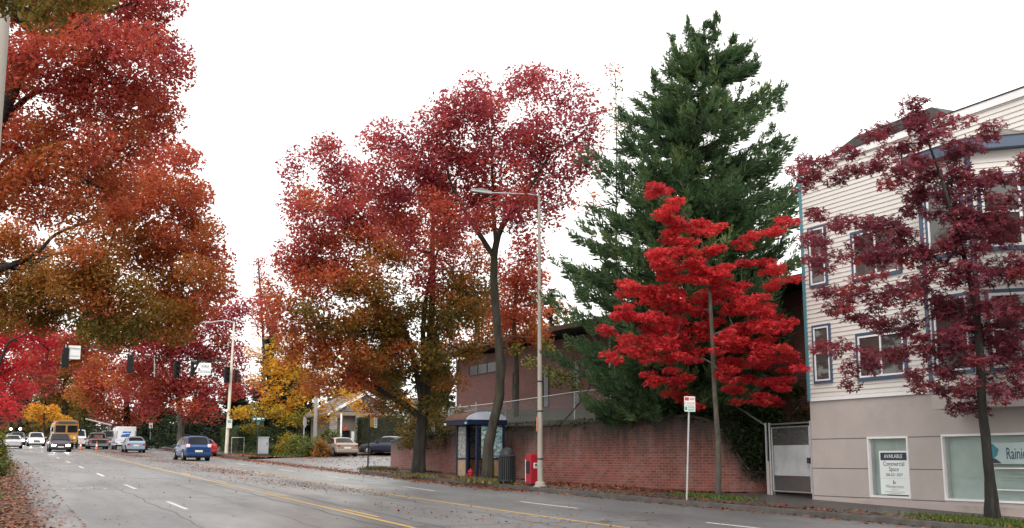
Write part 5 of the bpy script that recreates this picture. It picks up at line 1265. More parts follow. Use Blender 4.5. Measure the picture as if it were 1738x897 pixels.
# --- leaning mossy ash in front of the bus shelter
D = 46.0; b = gbase(828, D, .12)
tree('ash_tree', 'tall ash with a leaning mossy trunk and crimson crown in front of the bus shelter', b,
     trunk_px([(828, 815), (829, 760), (838, 715), (848, 670), (848, 600), (841, 520), (838, 450), (846, 400), (868, 360), (905, 310), (935, 260)], D, b),
     [.30, .21, .195, .185, .175, .165, .15, .125, .10, .075, .05],
     lobes_px([(800, 175, 50, .92), (770, 170, 32, .95), (900, 150, 45, .95), (960, 160, 42, .95), (985, 215, 38, .97), (860, 215, 65, .9), (930, 230, 62, .92), (800, 245, 60, .88), (740, 215, 40, .92),
               (720, 260, 55, .9), (670, 240, 38, .93), (650, 275, 45, .9), (780, 310, 62, .84), (860, 300, 55, .85), (710, 330, 58, .84), (650, 330, 42, .86), (930, 310, 50, .88), (975, 275, 30, .93), (840, 360, 48, .76), (760, 370, 48, .72), (900, 365, 42, .84), (905, 340, 35, .84), (800, 345, 50, .78), (690, 380, 40, .74)], D, 2.0),
     (M['bark_moss'], M['ash']), limbs=[([(841, 440), (815, 400), (790, 360), (765, 310), (755, 270)], .12, .03), ([(842, 420), (838, 360), (836, 300), (834, 240)], .1, .03), ([(848, 690), (857, 620), (860, 560)], .06, .03)], leaf=.2, per=62, per_m2=6.5, dmin=.5, rc=.62, asp=.42, droop=.45, flatc=.8, tip=.011, tvar=.07, cat='tree', step=.7)
# limbs that fork left off the leaning ash are grown by the skeleton; --- second ash, left, with the low dark limb
D = 52.0; b = gbase(710, D, .12)
tree('ash_tree', 'dark trunked ash with olive orange crown and low limb, left of the bus shelter', b,
     trunk_px([(710, 808), (712, 760), (718, 700), (724, 640), (730, 570), (734, 500), (734, 430), (735, 370), (738, 330)], D, b),
     [.36, .26, .24, .21, .17, .14, .12, .09, .06],
     lobes_px([(555, 275, 40, .88), (515, 290, 28, .85), (585, 310, 45, .86), (515, 350, 35, .86), (545, 370, 52, .8), (610, 360, 55, .8), (655, 390, 45, .74), (520, 420, 45, .76), (590, 430, 55, .6),
               (650, 460, 50, .4), (500, 480, 45, .66), (550, 490, 50, .5), (610, 510, 52, .3), (670, 520, 45, .18), (480, 530, 35, .62), (530, 545, 42, .34), (580, 560, 45, .24), (640, 580, 45, .16), (690, 590, 42, .1), (750, 470, 42, .72), (705, 455, 35, .66), (790, 440, 38, .6),
               (790, 490, 42, .22), (770, 530, 45, .14), (740, 560, 38, .12), (810, 505, 26, .3), (690, 640, 35, .12), (655, 650, 30, .12), (740, 620, 35, .1), (765, 640, 25, .34), (690, 690, 26, .1), (735, 690, 26, .1), (540, 600, 34, .52), (500, 570, 26, .55),
               (590, 610, 38, .48), (620, 640, 34, .46), (560, 640, 28, .48), (650, 690, 26, .3), (530, 650, 22, .5), (620, 600, 36, .44), (660, 600, 34, .4), (560, 570, 34, .5), (735, 330, 40, .8), (760, 400, 40, .6), (670, 555, 36, .14), (720, 520, 34, .12), (640, 545, 30, .2), (780, 590, 30, .14), (815, 555, 24, .16), (720, 600, 30, .1), (760, 500, 34, .2), (600, 545, 34, .26), (470, 500, 28, .66), (462, 550, 24, .6), (490, 595, 24, .52), (580, 470, 36, .52), (540, 430, 36, .68), (640, 420, 36, .6), (590, 350, 36, .82), (700, 410, 40, .64), (450, 520, 24, .68)], D, 2.2),
     (M['bark_dark'], M['ash']), limbs=[([(716, 712), (690, 690), (650, 665), (610, 640), (570, 610), (540, 585)], .17, .05), ([(716, 690), (700, 600), (680, 550), (650, 525), (620, 500)], .14, .05), ([(724, 640), (760, 585), (790, 560)], .13, .05), ([(722, 650), (718, 560), (728, 480), (745, 420)], .15, .05)], leaf=.21, per=64, per_m2=6.0, dmin=.5, rc=.66, asp=.42, droop=.5, tip=.012, tvar=.09, cat='tree')
# --- thin tree behind between the two, against the brick building
D = 56; b = np.array([*T3(876, 700, D)[:2], 3.6])
tree('street_tree', 'slim tree with red brown leaves just left of the tall street lamp, behind the wall', b, trunk_px([(876, 715), (876, 620), (872, 540), (878, 480)], D, b), [.16, .13, .1, .06],
     lobes_px([(880, 445, 36, .75), (895, 490, 40, .68), (865, 500, 36, .62), (890, 540, 40, .56), (855, 565, 34, .5), (905, 435, 26, .8), (905, 570, 30, .52), (860, 460, 26, .7), (835, 540, 24, .5)], D, 1.0), (M['bark_grey'], M['ash']), leaf=.22, per=48, per_m2=6, rc=.6, asp=.45, tvar=.08)
# --- big ashes on the left verge
D = 27.0; b = np.array([-2.9, 24.0, zr(24)+.15])
tree('ash_tree', 'huge near ash filling the upper left corner with red and orange leaves', b,
     [b, b+np.array([0, 0, 3.]), b+np.array([.3, .2, 6]), b+np.array([.9, .5, 9]), b+np.array([1.6, .7, 12]), T3(60, 60, 26), T3(150, 30, 26)], [.4, .34, .28, .2, .14, .1, .06],
     lobes_px([(250, 20, 48, 0.78), (170, 20, 60, 0.76), (80, 30, 60, 0.72), (270, 75, 34, 0.78), (215, 90, 52, 0.76), (140, 85, 55, 0.72), (60, 100, 55, 0.74), (20, 130, 40, 0.70), (255, 140, 36, 0.76), (190, 150, 36, 0.74), (235, 190, 34, 0.69), (270, 170, 26, 0.80),
               (120, 130, 34, 0.68), (20, 215, 34, 0.61), (30, 270, 46, 0.59), (100, 290, 48, 0.55), (160, 275, 40, 0.61), (60, 320, 50, 0.53), (140, 330, 48, 0.53), (10, 330, 40, 0.53), (190, 310, 30, 0.55), (105, 205, 20, 0.63), (130, 180, 26, 0.64), (-40, 100, 60, 0.66), (-60, 220, 60, 0.59), (-60, 330, 60, 0.53), (270, 215, 26, 0.69), (235, 225, 30, 0.67), (200, 205, 28, 0.67), (165, 235, 26, 0.63), (225, 255, 32, 0.65), (85, 235, 22, 0.63), (290, 120, 26, 0.78), (220, 140, 34, 0.72), (120, 150, 30, 0.70), (50, 230, 26, 0.61), (120, -40, 70, 0.76), (220, -40, 60, 0.76), (0, -30, 70, 0.66)], D, 2.0),
     (M['bark_dark'], M['ash']), limbs=[([(-30, 240), (20, 190), (55, 160), (85, 155), (130, 165)], .11, .025), ([(-20, 260), (20, 250), (60, 280), (110, 290), (170, 320)], .12, .025)], leaf=.135, per=140, per_m2=11, dmin=.36, rc=.52, asp=.42, droop=.4, tip=.009, tvar=.07, step=.6)
D = 37.0; b = np.array([-2.6, 35.0, zr(35)+.15])
tree('ash_tree', 'orange ash behind the nearest one, its crown leaning over the road with long bare limbs', b,
     [b, b+np.array([.1, 0, 3.]), b+np.array([.6, .2, 5.5]), T3(20, 450, D), T3(62, 430, D), T3(95, 398, D), T3(145, 378, D), T3(210, 355, D)], [.4, .32, .24, .10, .075, .055, .04, .025],
     lobes_px([(275, 255, 42, 0.68), (300, 300, 45, 0.66), (250, 300, 48, 0.62), (325, 335, 26, 0.64), (315, 380, 42, 0.56), (255, 370, 52, 0.48), (335, 420, 32, 0.52), (350, 465, 26, 0.46), (300, 440, 48, 0.50), (200, 350, 36, 0.52), (210, 415, 36, .46), (165, 395, 28, .46), (120, 415, 24, .44), (20, 400, 26, .5), (170, 330, 28, .5), (225, 340, 34, .56), (290, 340, 38, .6), (295, 410, 36, .52), (235, 440, 36, .46), (350, 440, 22, .56), (365, 490, 16, .56), (50, 425, 20, .46), (130, 470, 34, .4), (170, 480, 34, .34), (150, 450, 46, 0.40), (260, 480, 50, 0.42),
               (200, 490, 50, 0.34), (320, 500, 40, 0.44), (90, 480, 48, 0.32), (30, 450, 44, 0.40), (140, 508, 44, .20), (210, 545, 40, 0.16), (270, 540, 42, 0.26), (330, 530, 28, 0.46), (60, 515, 44, .24), (95, 538, 34, .14), (10, 510, 46, 0.30), (170, 548, 24, .12), (-40, 430, 60, 0.40), (-40, 530, 60, 0.30), (235, 550, 20, .16)], D, 2.5),
     (M['bark_dark'], M['ash']), limbs=[([(-20, 450), (40, 455), (90, 432), (150, 430), (195, 432)], .075, .02), ([(52, 445), (90, 500), (150, 520)], .1, .03)], leaf=.175, per=118, per_m2=7.2, dmin=.44, rc=.58, asp=.42, droop=.45, tip=.011, tvar=.08, step=.7)
# dark olive fringe hanging into the top left corner from a near tree
D = 13.0; b = np.array([-3.6, 9.5, zr(9.5)+.15])
tree('verge_tree', 'dark olive foliage hanging into the top left corner from a tree beside the camera', b, [b, b+np.array([.1, .2, 3]), b+np.array([.5, .5, 5.5]), T3(-40, -20, D)], [.3, .25, .18, .08],
     lobes_px([(20, 8, 34, .1), (80, 0, 34, .08), (140, 0, 26, .14), (-20, 20, 34, .12), (60, -40, 50, .1), (150, -30, 36, .12)], D, .5), (M['bark_dark'], M['ash']), leaf=.12, per=60, per_m2=50, dmin=.14, rc=.24, asp=.3, droop=.7, tip=.006, tvar=.05, step=.3)

# --- scarlet maple by the pavement
D = 36.0; b = np.array([*at_d(1219, 848, D)[:2], 0]); b[2] = zr(b[1])+.15
tree('maple_tree', 'slender scarlet maple with layered sprays in front of the brick wall and dark conifer', b,
     trunk_px([(1219, 850), (1219, 760), (1214, 680), (1210, 600), (1207, 540), (1203, 480), (1196, 430), (1180, 390), (1150, 345)], D, b), [.115, .086, .08, .073, .064, .05, .026, .014, .008],
     lobes_px([(1112, 325, 17, .5), (1130, 350, 19, .5), (1136, 378, 16, .5), (1118, 318, 12, .5), (1150, 400, 22, .5), (1185, 388, 20, .55), (1215, 382, 14, .5), (1128, 432, 22, .5), (1165, 430, 24, .55), (1112, 445, 16, .5), (1205, 430, 18, .5), (1140, 470, 26, .5), (1185, 470, 28, .55), (1225, 470, 24, .5),
               (1085, 490, 18, .5), (1060, 490, 12, .5), (1110, 505, 26, .5), (1150, 510, 28, .55), (1200, 515, 30, .55), (1245, 500, 26, .5), (1075, 530, 22, .5), (1050, 540, 14, .5), (1025, 562, 9, .45), (1110, 545, 26, .5), (1155, 560, 28, .5), (1280, 520, 26, .5), (1315, 525, 18, .5), (1250, 545, 28, .5), (1300, 555, 26, .5), (1330, 545, 12, .5),
               (1060, 580, 16, .45), (1040, 605, 10, .45), (1090, 590, 24, .5), (1135, 600, 26, .45), (1240, 590, 28, .5), (1285, 595, 28, .5), (1325, 590, 22, .5), (1345, 620, 18, .5), (1362, 628, 8, .5), (1105, 635, 20, .45), (1150, 640, 22, .42, 1.2), (1245, 630, 26, .5), (1290, 635, 26, .5), (1325, 645, 20, .5), (1140, 668, 15, .42, 1.4), (1170, 672, 15, .42, 1.4), (1250, 665, 22, .5), (1290, 672, 20, .5), (1312, 685, 12, .5), (1180, 690, 8, .4, 1.4),
               (1262, 415, 10, .5), (1280, 405, 12, .5), (1310, 395, 13, .5), (1335, 380, 10, .5), (1270, 440, 12, .5), (1300, 450, 15, .5), (1328, 455, 12, .5), (1310, 480, 13, .5), (1345, 470, 8, .5), (1175, 600, 22, .4), (1200, 560, 26, .45)], D, 1.4),
     (M['bark_grey'], M['red_maple']), leaf=.125, per=64, per_m2=34, dmin=.2, rc=.3, flatc=.38, star=3, droop=.45, tip=.006, tvar=.2, cat='tree', step=.35)
# --- purple red maple near right
D = 26.7; b = np.array([*at_d(1684, 886, D)[:2], 0]); b[2] = zr(b[1])+.15
tree('maple_tree', 'dark purple red maple in front of the cream building, thick trunk in the grass', b,
     trunk_px([(1684, 888), (1682, 830), (1672, 740), (1665, 660), (1662, 590), (1655, 520), (1640, 450), (1620, 380), (1600, 310), (1575, 240), (1553, 175)], D, b), [.21, .13, .11, .10, .09, .075, .06, .048, .036, .025, .014],
     lobes_px([(1552, 170, 13, .4), (1548, 195, 15, .4), (1560, 205, 10, .4), (1605, 205, 16, .45), (1580, 225, 18, .4), (1560, 215, 10, .4), (1637, 200, 7, .7), (1500, 220, 14, .4), (1475, 240, 18, .45), (1490, 265, 20, .4), (1440, 260, 10, .45), (1400, 275, 14, .5), (1380, 290, 14, .5), (1365, 270, 10, .5), (1368, 305, 12, .5), (1350, 285, 8, .5), (1430, 300, 14, .45), (1450, 290, 10, .4), (1480, 285, 10, .4),
               (1535, 255, 22, .45), (1570, 260, 24, .4), (1610, 255, 24, .4), (1650, 245, 20, .4), (1680, 225, 9, .4), (1690, 215, 6, .4), (1530, 290, 24, .4), (1575, 300, 30, .4), (1620, 300, 28, .4), (1515, 320, 16, .4), (1655, 310, 28, .4), (1700, 300, 26, .4), (1735, 270, 14, .4), (1735, 310, 18, .4), (1550, 340, 30, .4), (1600, 350, 32, .4), (1650, 355, 32, .4), (1700, 350, 30, .4),
               (1390, 370, 14, .5), (1385, 400, 12, .5), (1430, 370, 20, .45), (1410, 425, 16, .5), (1450, 390, 26, .45), (1490, 385, 28, .4), (1530, 395, 30, .4), (1460, 425, 22, .5), (1500, 430, 28, .5), (1545, 440, 30, .5), (1590, 420, 32, .4), (1640, 410, 32, .35), (1690, 410, 32, .38), (1735, 390, 26, .4), (1600, 470, 30, .45), (1650, 465, 30, .35), (1700, 470, 32, .38), (1740, 450, 26, .4),
               (1385, 440, 9, .5), (1372, 410, 6, .5), (1400, 500, 16, .5), (1420, 520, 18, .55), (1440, 500, 22, .5), (1480, 490, 28, .55), (1520, 500, 30, .5), (1560, 500, 28, .4), (1450, 545, 22, .4), (1490, 540, 26, .4), (1540, 550, 28, .35), (1590, 530, 28, .4), (1640, 530, 28, .3), (1690, 530, 30, .35), (1735, 520, 24, .4), (1400, 585, 14, .6), (1430, 590, 16, .5), (1470, 590, 20, .4), (1440, 625, 11, .45), (1442, 655, 8, .45), (1520, 590, 22, .3), (1570, 590, 24, .3), (1620, 585, 26, .35), (1670, 580, 26, .35), (1720, 575, 26, .4),
               (1480, 620, 10, .4), (1555, 630, 14, .35), (1565, 655, 10, .4), (1620, 625, 20, .3), (1700, 620, 22, .35), (1735, 625, 18, .35), (1640, 670, 18, .3), (1625, 688, 10, .3), (1690, 665, 18, .3), (1730, 660, 16, .35), (1660, 690, 10, .3), (1780, 320, 50, .4), (1790, 430, 55, .4), (1790, 540, 50, .4), (1770, 610, 40, .4), (1400, 460, 9, .5), (1650, 560, 26, .3), (1610, 560, 22, .35), (1700, 560, 28, .35), (1660, 620, 22, .3), (1590, 620, 16, .35), (1680, 640, 20, .3), (1715, 640, 20, .35), (1640, 650, 16, .3), (1600, 665, 10, .35), (1585, 600, 16, .4)], D, .8),
     (M['bark_dark'], M['purple_maple']), leaf=.13, per=40, per_m2=36, dmin=.18, rc=.26, flatc=.6, star=3, droop=.6, tip=.006, tvar=.2, cat='tree', step=.3)

# --- conifers: limbs sweep out and up from the trunk, each carrying feathery plumes
def conifer(name, label, base, D, axis_px, prof, n, spray, mat, bark, asp=.16, rise=.55, blades=22, clip=None, cat='tree', per_limb=16, leaders=()):
    """prof: list of (py, px_left, px_right): outline rows in the photo, turned into heights and radii round the trunk"""
    root = thing(name, label, cat, base)
    zs = []; cs = []; rs = []
    for py, l, r in prof:
        c = at_d((l+r)/2, py, D); zs.append(c[2]); cs.append(c[:2]); rs.append((r-l)/2*D/F)
    o = np.argsort(zs); zs = np.array(zs)[o]; cs = np.array(cs)[o]; rs = np.array(rs)[o]
    ztop = zs[-1]; axis = lambda z: np.stack([np.interp(z, zs, cs[:, 0]), np.interp(z, zs, cs[:, 1])], -1)
    hz = np.linspace(zs[0], ztop, 200); w = np.interp(hz, zs, rs)+.5
    z = rng.choice(hz, n, p=w/w.sum()); th = np.arange(n)*2.39996+rng.normal(size=n)*.25
    rr = np.interp(z, zs, rs); Ln = rr*np.clip(rng.normal(.93, .13, n), .6, 1.22)
    short = rng.uniform(size=n) < .3; Ln[short] *= rng.uniform(.4, .75, short.sum())
    out = np.stack([np.cos(th), np.sin(th)], 1); lat = np.stack([-np.sin(th), np.cos(th)], 1)
    zt = z.copy(); z0 = np.clip(z-Ln*.3*rise, base[2]+.3, ztop)
    A0 = np.concatenate([axis(z0), z0[:, None]], 1)
    cen = axis(z)
    k = per_limb
    t = np.tile(np.linspace(.3, 1, k), (n, 1))+rng.normal(size=(n, k))*.03
    side = rng.normal(size=(n, k))*(.30*(1.08-t)+.05)*Ln[:, None]
    H3 = np.zeros((n, k, 3))
    H3[..., :2] = cen[:, None]+out[:, None]*(t*Ln[:, None])[..., None]+lat[:, None]*side[..., None]
    H3[..., 2] = z0[:, None]+(z-z0)[:, None]*t**1.6+rng.normal(size=(n, k))*.1*spray-np.abs(side)*.15
    axv = np.zeros((n, k, 3)); axv[..., :2] = out[:, None]*.9+lat[:, None]*(side/np.maximum(Ln[:, None], .2)*1.8)[..., None]; axv[..., 2] = rise*(.35+.8*t)
    P = H3.reshape(-1, 3); ax = axv.reshape(-1, 3)+rng.normal(size=(n*k, 3))*.25
    lt = np.repeat(rng.normal(size=n)*.12, k); sz = np.repeat(np.clip(Ln/1.6, .55, 1.), k)
    for (px0, py0, px1, py1, m_) in leaders:                      # several leading shoots at the top
        q0, q1 = at_d(px0, py0, D), at_d(px1, py1, D); f = rng.uniform(0, 1, (m_, 1))**.8; q = q0+(q1-q0)*f
        a = rng.normal(size=(m_, 3)); a[:, 2] = np.abs(a[:, 2])+.9; q = q+rng.normal(size=(m_, 3))*.26*(1.1-f)
        P = np.concatenate([P, q]); ax = np.concatenate([ax, a]); lt = np.concatenate([lt, np.zeros(m_)]); sz = np.concatenate([sz, np.full(m_, .6)])
    ax = unit(ax)
    if clip is not None: kk = clip(P); P, ax, lt, sz = P[kk], ax[kk], lt[kk], sz[kk]
    n_ = len(P); m = blades
    t = rng.uniform(-.5, .5, (n_, m)); L = (spray*sz*rng.uniform(.6, 1.35, n_))[:, None]
    Q = P[:, None]+ax[:, None]*(t*L)[..., None]
    sd_ = rng.normal(size=(n_, m, 3)); sd_ -= np.sum(sd_*ax[:, None], 2, keepdims=True)*ax[:, None]; sd_ /= np.linalg.norm(sd_, axis=2, keepdims=True)
    sd_[..., 2] -= .12
    taper = (.65-t*.75)[..., None]
    d = ax[:, None]*.75+sd_*.7*taper; d /= np.linalg.norm(d, axis=2, keepdims=True)
    bl = (L*.5)[..., None]*np.clip(taper, .25, 1.1)*rng.uniform(.7, 1.2, (n_, m, 1))
    A = Q.reshape(-1, 3); Dv = (d*bl).reshape(-1, 3); wv = unit(np.cross(Dv, rng.normal(size=Dv.shape)))*np.linalg.norm(Dv, axis=1, keepdims=True)*asp
    V = np.stack([A, A+Dv*.45+wv, A+Dv, A+Dv*.45-wv], 1).reshape(-1, 3)
    tint = np.repeat(.3+.4*rng.uniform(0, 1, n_)+lt, m)+rng.normal(size=n_*m)*.1+(.2*(t+.2)).ravel()
    quads('crown', V, mat, root, tint)
    hs = np.linspace(base[2], ztop-.3, 12); tr = np.concatenate([axis(hs), hs[:, None]], 1); tr[0] = base
    r0 = np.interp(hs, [base[2], ztop], [.38*max(1, (ztop-base[2])/15), .04])
    E = H3[:, int(k*.7)].copy()
    ok = np.ones(n, bool) if clip is None else clip(E)
    V = np.concatenate([frustums(tr[:-1], tr[1:], r0[:-1], r0[1:], 9), frustums(A0[ok], E[ok], np.full(ok.sum(), .05), np.full(ok.sum(), .012), 4)])
    quads('trunk', V, bark, root); return root
D = 42.5; b = np.array([*at_d(1185, 700, D)[:2], 3.6])
conifer('conifer_tree', 'huge dark green conifer with feathery upswept sprays rising behind the brick wall', b, D, 1185,
        [(715, 1040, 1250), (680, 990, 1290), (640, 975, 1310), (600, 960, 1325), (540, 956, 1375), (480, 958, 1392), (420, 965, 1388), (360, 982, 1366), (300, 1000, 1352), (240, 1015, 1342), (200, 1045, 1325), (160, 1078, 1312), (130, 1095, 1292), (100, 1128, 1272), (70, 1150, 1245), (50, 1168, 1222), (38, 1182, 1208)],
        300, .68, M['conifer'], M['bark_dark'], blades=38, asp=.1, rise=.85, per_limb=27, clip=lambda P: ~((P[:, 0] > 26.85) & (P[:, 2] < 8.9)) & ~((P[:, 0] > 23.3) & (P[:, 1] < 28.75)),
        leaders=((1175, 130, 1168, 32, 60), (1195, 110, 1218, 24, 60), (1150, 140, 1143, 62, 40), (1230, 140, 1246, 62, 40), (1255, 180, 1283, 92, 40), (1130, 200, 1108, 118, 40), (1290, 260, 1330, 172, 36), (1080, 270, 1052, 182, 36)))

# --- far and middle trees
def simple(name, label, px, D, lobes, mat, bark='bark_dark', leaf=.35, per=34, per_m2=2.2, rc=1.0, dz=.1, trunk=None, tr=.3, group=None, zb=None, asp=.5, **k):
    b = gbase(px, D, dz)
    if zb is not None: b[2] = zb
    top = min(q[1] for q in lobes); mid = sum(q[1] for q in lobes)/len(lobes)
    P = trunk or [(px, 760), (px, mid+30), (px, mid), (px+2, (mid+top)/2)]
    P = trunk_px(P, D, b); rad = list(np.linspace(tr, tr*.25, len(P)))
    return tree(name, label, b, P, rad, lobes_px(lobes, D, k.pop('spread', 2.5)), (M[bark], M[mat]), leaf=leaf, per=per, per_m2=per_m2, rc=rc, dmin=.6, tip=.02, asp=asp, group=group, step=1.2, **k)
simple('ash_tree', 'dark crimson ash with pale forked trunk behind the fire signal board', 305, 119, [(300, 560, 48, .8), (250, 590, 48, .78), (345, 585, 42, .8), (280, 630, 46, .74), (235, 650, 40, .7), (330, 640, 40, .78), (375, 610, 34, .84), (390, 560, 26, .9), (400, 525, 22, .92), (385, 500, 18, .92), (405, 600, 24, .88), (410, 650, 26, .84), (365, 665, 30, .76), (330, 530, 34, .82), (280, 520, 40, .78), (230, 560, 40, .7), (370, 540, 26, .86), (330, 690, 22, .76), (290, 685, 24, .72), (358, 685, 22, .78), (255, 695, 22, .7), (310, 600, 36, .76)],
       'ash', 'bark_pale', leaf=.4, per=60, per_m2=1.6, rc=1.3, trunk=[(305, 768), (307, 715), (300, 660), (292, 610), (288, 570)], tr=.42, limbs=[([(303, 690), (318, 650), (335, 620), (350, 590)], .2, .06), ([(300, 670), (285, 640), (262, 600)], .18, .06)])
simple('ash_tree', 'rust red ash over the postal truck and its pole', 215, 150, [(200, 600, 40, .66), (170, 630, 36, .56), (230, 640, 36, .66), (190, 665, 36, .62), (250, 670, 30, .7), (215, 700, 28, .62), (150, 660, 30, .5), (175, 690, 24, .55), (260, 630, 32, .68)], 'ash', leaf=.5, per=50, per_m2=1.3, rc=1.6, tr=.5)
simple('ash_tree', 'orange olive ash over the far end of the road', 110, 195, [(100, 610, 40, .3), (140, 610, 36, .34), (80, 640, 36, .24), (120, 650, 40, .28), (150, 660, 30, .3), (70, 670, 28, .2), (110, 690, 30, .2), (160, 630, 30, .44), (140, 700, 26, .14), (60, 620, 30, .3), (170, 700, 22, .2)], 'ash', leaf=.6, per=45, per_m2=.9, rc=2.2, tr=.6)
simple('maple_tree', 'bright red tree at the left edge low under the orange ash', -30, 66, [(15, 560, 34, .3), (50, 530, 34, .34), (5, 610, 34, .3), (20, 650, 28, .3), (60, 570, 34, .3), (80, 545, 22, .3), (-20, 600, 40, .3), (-20, 540, 50, .3), (8, 685, 16, .3), (70, 610, 20, .25), (40, 600, 32, .3), (-30, 660, 34, .3)], 'red_maple', leaf=.26, per=55, per_m2=3.4, rc=.75, zb=None, tr=.25, trunk=[(-30, 760), (-25, 700), (-10, 640), (15, 580)])
simple('ash_tree', 'dark red tree behind the bright red one at the left edge', -28, 120, [(30, 600, 40, .8), (90, 580, 40, .72), (60, 640, 36, .7), (10, 660, 34, .76), (130, 590, 40, .5), (180, 560, 44, .62), (140, 540, 40, .62), (220, 520, 34, .7), (0, 700, 24, .7)], 'ash', leaf=.45, per=50, per_m2=1.5, rc=1.4, tr=.4, trunk=[(-28, 765), (-26, 700), (0, 650), (40, 610)])
simple('street_tree', 'small bright yellow orange tree beside the far end of the road', 75, 175, [(60, 697, 13, .75), (80, 700, 14, .8), (95, 708, 11, .7), (48, 706, 9, .7), (108, 714, 7, .7)], 'yellow', leaf=.5, per=36, per_m2=2.5, rc=1.0, tr=.2)
simple('maple_tree', 'golden yellow maple at the side street corner', 528, 101, [(465, 605, 28, .62), (440, 635, 20, .62), (500, 590, 26, .6), (485, 640, 30, .6), (525, 620, 26, .58), (545, 655, 28, .62), (455, 665, 20, .64), (500, 675, 26, .6), (575, 640, 20, .62), (590, 680, 18, .66), (545, 695, 20, .6), (435, 600, 12, .6), (600, 655, 14, .66), (515, 650, 24, .55), (470, 570, 12, .58), (615, 690, 10, .68), (565, 700, 12, .64), (588, 668, 18, .66), (575, 668, 16, .62)],
       'yellow', 'bark_dark', leaf=.32, per=40, per_m2=3.2, rc=.8, tr=.32, star=3, trunk=[(505, 765), (505, 720), (507, 680), (505, 640), (500, 610)])
simple('yellow_shrub', 'wide yellow green shrubbery under the golden maple', 460, 98, [(420, 700, 18, .35), (450, 700, 20, .4), (480, 705, 20, .35), (510, 710, 16, .3), (400, 705, 14, .4), (435, 720, 16, .25)], 'yellow', leaf=.28, per=40, per_m2=4, rc=.7, tr=.08, cat='shrub', crownname='foliage')
def shrub(label, px, py, D, w, h, mat, t, leaf=.16, per=40, name='shrub', zoff=.1, n=None):
    p = at_d(px, py, D); p[2] = zr(p[1])+zoff if zoff is not None else p[2]
    root = thing(name, label, 'shrub', p)
    k = n or int(14*w*h+8)
    a = rng.normal(size=(k, 3)); a = unit(a)*rng.uniform(.5, 1, (k, 1))**.5; a[:, 2] = np.abs(a[:, 2])
    P = p+a*np.array([w/2, w/2*.8, h*.92])+np.array([0, 0, .08])
    G = np.repeat(P, per, 0)+rng.normal(size=(k*per, 3))*.17
    G = G[G[:, 2] > p[2]-.05]
    quads('foliage', leaf_quads(G, leaf, .55, .05), M[mat], root, t+rng.normal(size=len(G))*.14)
    B = P[:min(k, 40)]; A = np.repeat(p[None], len(B), 0)
    quads('stem', frustums(A, B, np.full(len(B), .025), np.full(len(B), .008), 4), M['bark_dark'], root); return root
shrub('dark green spreading shrub behind the grey cabinet', 465, 772, 97, 5.2, 2.6, 'green', .3)
shrub('clipped round green ball shrub right of the grey cabinet', 452, 776, 90, 1.5, 1.0, 'green', .5, leaf=.1, per=70)
shrub('yellow tinted bush between the ball shrub and the stop sign post', 487, 776, 90, 2.2, 1.9, 'yellow', .22)
shrub('light green bush in front of the stop sign post', 508, 778, 88, 2.4, 1.8, 'green', .75)
shrub('mixed green and russet bush left of the tan saloon', 530, 779, 86, 2.4, 1.7, 'green', .7)
shrub('russet leaved low bush touching the tan saloon', 545, 779, 84.5, 1.2, 1.5, 'ash', .3)
shrub('green bush behind the left flank of the tan saloon', 556, 770, 95, 2.2, 2.6, 'green', .65)
shrub('yellow green weed bush at the left edge of the road', -8, 757, 62, 1.3, 2.0, 'green', .85)
shrub('low dark weeds under the weed bush at the left edge', 4, 790, 46, 1.1, .6, 'green', .6)
shrub('dark shrub on the bank behind the scarlet maple trunk', 1240, 715, 43.5, 2.4, 1.4, 'green', .2, zoff=2.0)
shrub('dark green hedge bush behind the chain link gate', 1345, 700, 41.5, 3.0, 3.2, 'green', .35, zoff=1.6)
shrub('olive bush on top of the wall left of the bus shelter', 745, 735, 57, 4.4, 2.4, 'ash', .06, zoff=1.3)
shrub('lone orange yellow bush behind the wall beside the house roof', 684, 690, 105, 1.8, 1.1, 'yellow', .8, zoff=4.3)
def hedge(name, label, x0, x1, y0, y1, h, mat, t, leaf=.13, zb=None):
    z = zb if zb is not None else zr((y0+y1)/2)+.15
    root = thing(name, label, 'hedge', ((x0+x1)/2, (y0+y1)/2, z)); w, d = x1-x0, y1-y0
    area = 2*(w+d)*h+w*d; n = int(area*150)
    a = rng.uniform(0, 1, (n, 3)); P = np.array([x0, y0, z])+a*np.array([w, d, h])
    f = rng.integers(0, 5, n); P[f == 0, 0] = x0; P[f == 1, 0] = x1; P[f == 2, 1] = y0; P[f == 3, 1] = y1; P[f == 4, 2] = z+h
    P += rng.normal(size=P.shape)*.05
    quads('foliage', leaf_quads(P, leaf, .6, .1), M[mat], root, t+rng.normal(size=n)*.15)
    MB().box(x0+.12, x1-.12, y0+.12, y1-.12, z-.1, z+h-.12).build('core', M['ivy_bank'], root)
p = at_d(388, 735, 112); q = at_d(405, 735, 112); hedge('clipped_hedge', 'clipped green hedge just right of the pale lamp pole', 20.9, 23.2, 104, 112, 2.3, 'green', .42)
p = at_d(612, 735, 106); q = at_d(668, 735, 106); hedge('tall_hedge', 'tall dark hedge behind the dark blue saloon', p[0], q[0]+1.5, p[1], p[1]+1.5, zrow(p[0], p[1], 709)-zr(p[1])-.2, 'green', .3, zb=zr(p[1])+.2)
def small_fence():
    a = at_ground(393, 97, .2); bq = at_ground(414, 97, .2); h = 1.35
    root = thing('garden_gate', 'low pale tubular gate frame with mesh left of the grey cabinet', 'gate', a)
    m = MB(); m.tube([a, (a[0], a[1], a[2]+h), (bq[0], bq[1], a[2]+h), (bq[0], bq[1], a[2])], .04, 6); m.build('frame', M['galv'], root)
    m = MB(); chain(m, a[:2], bq[:2], a[2]+.05, a[2]+h-.05, .16, .008); m.build('mesh', M['dkgrey'], root)
small_fence()
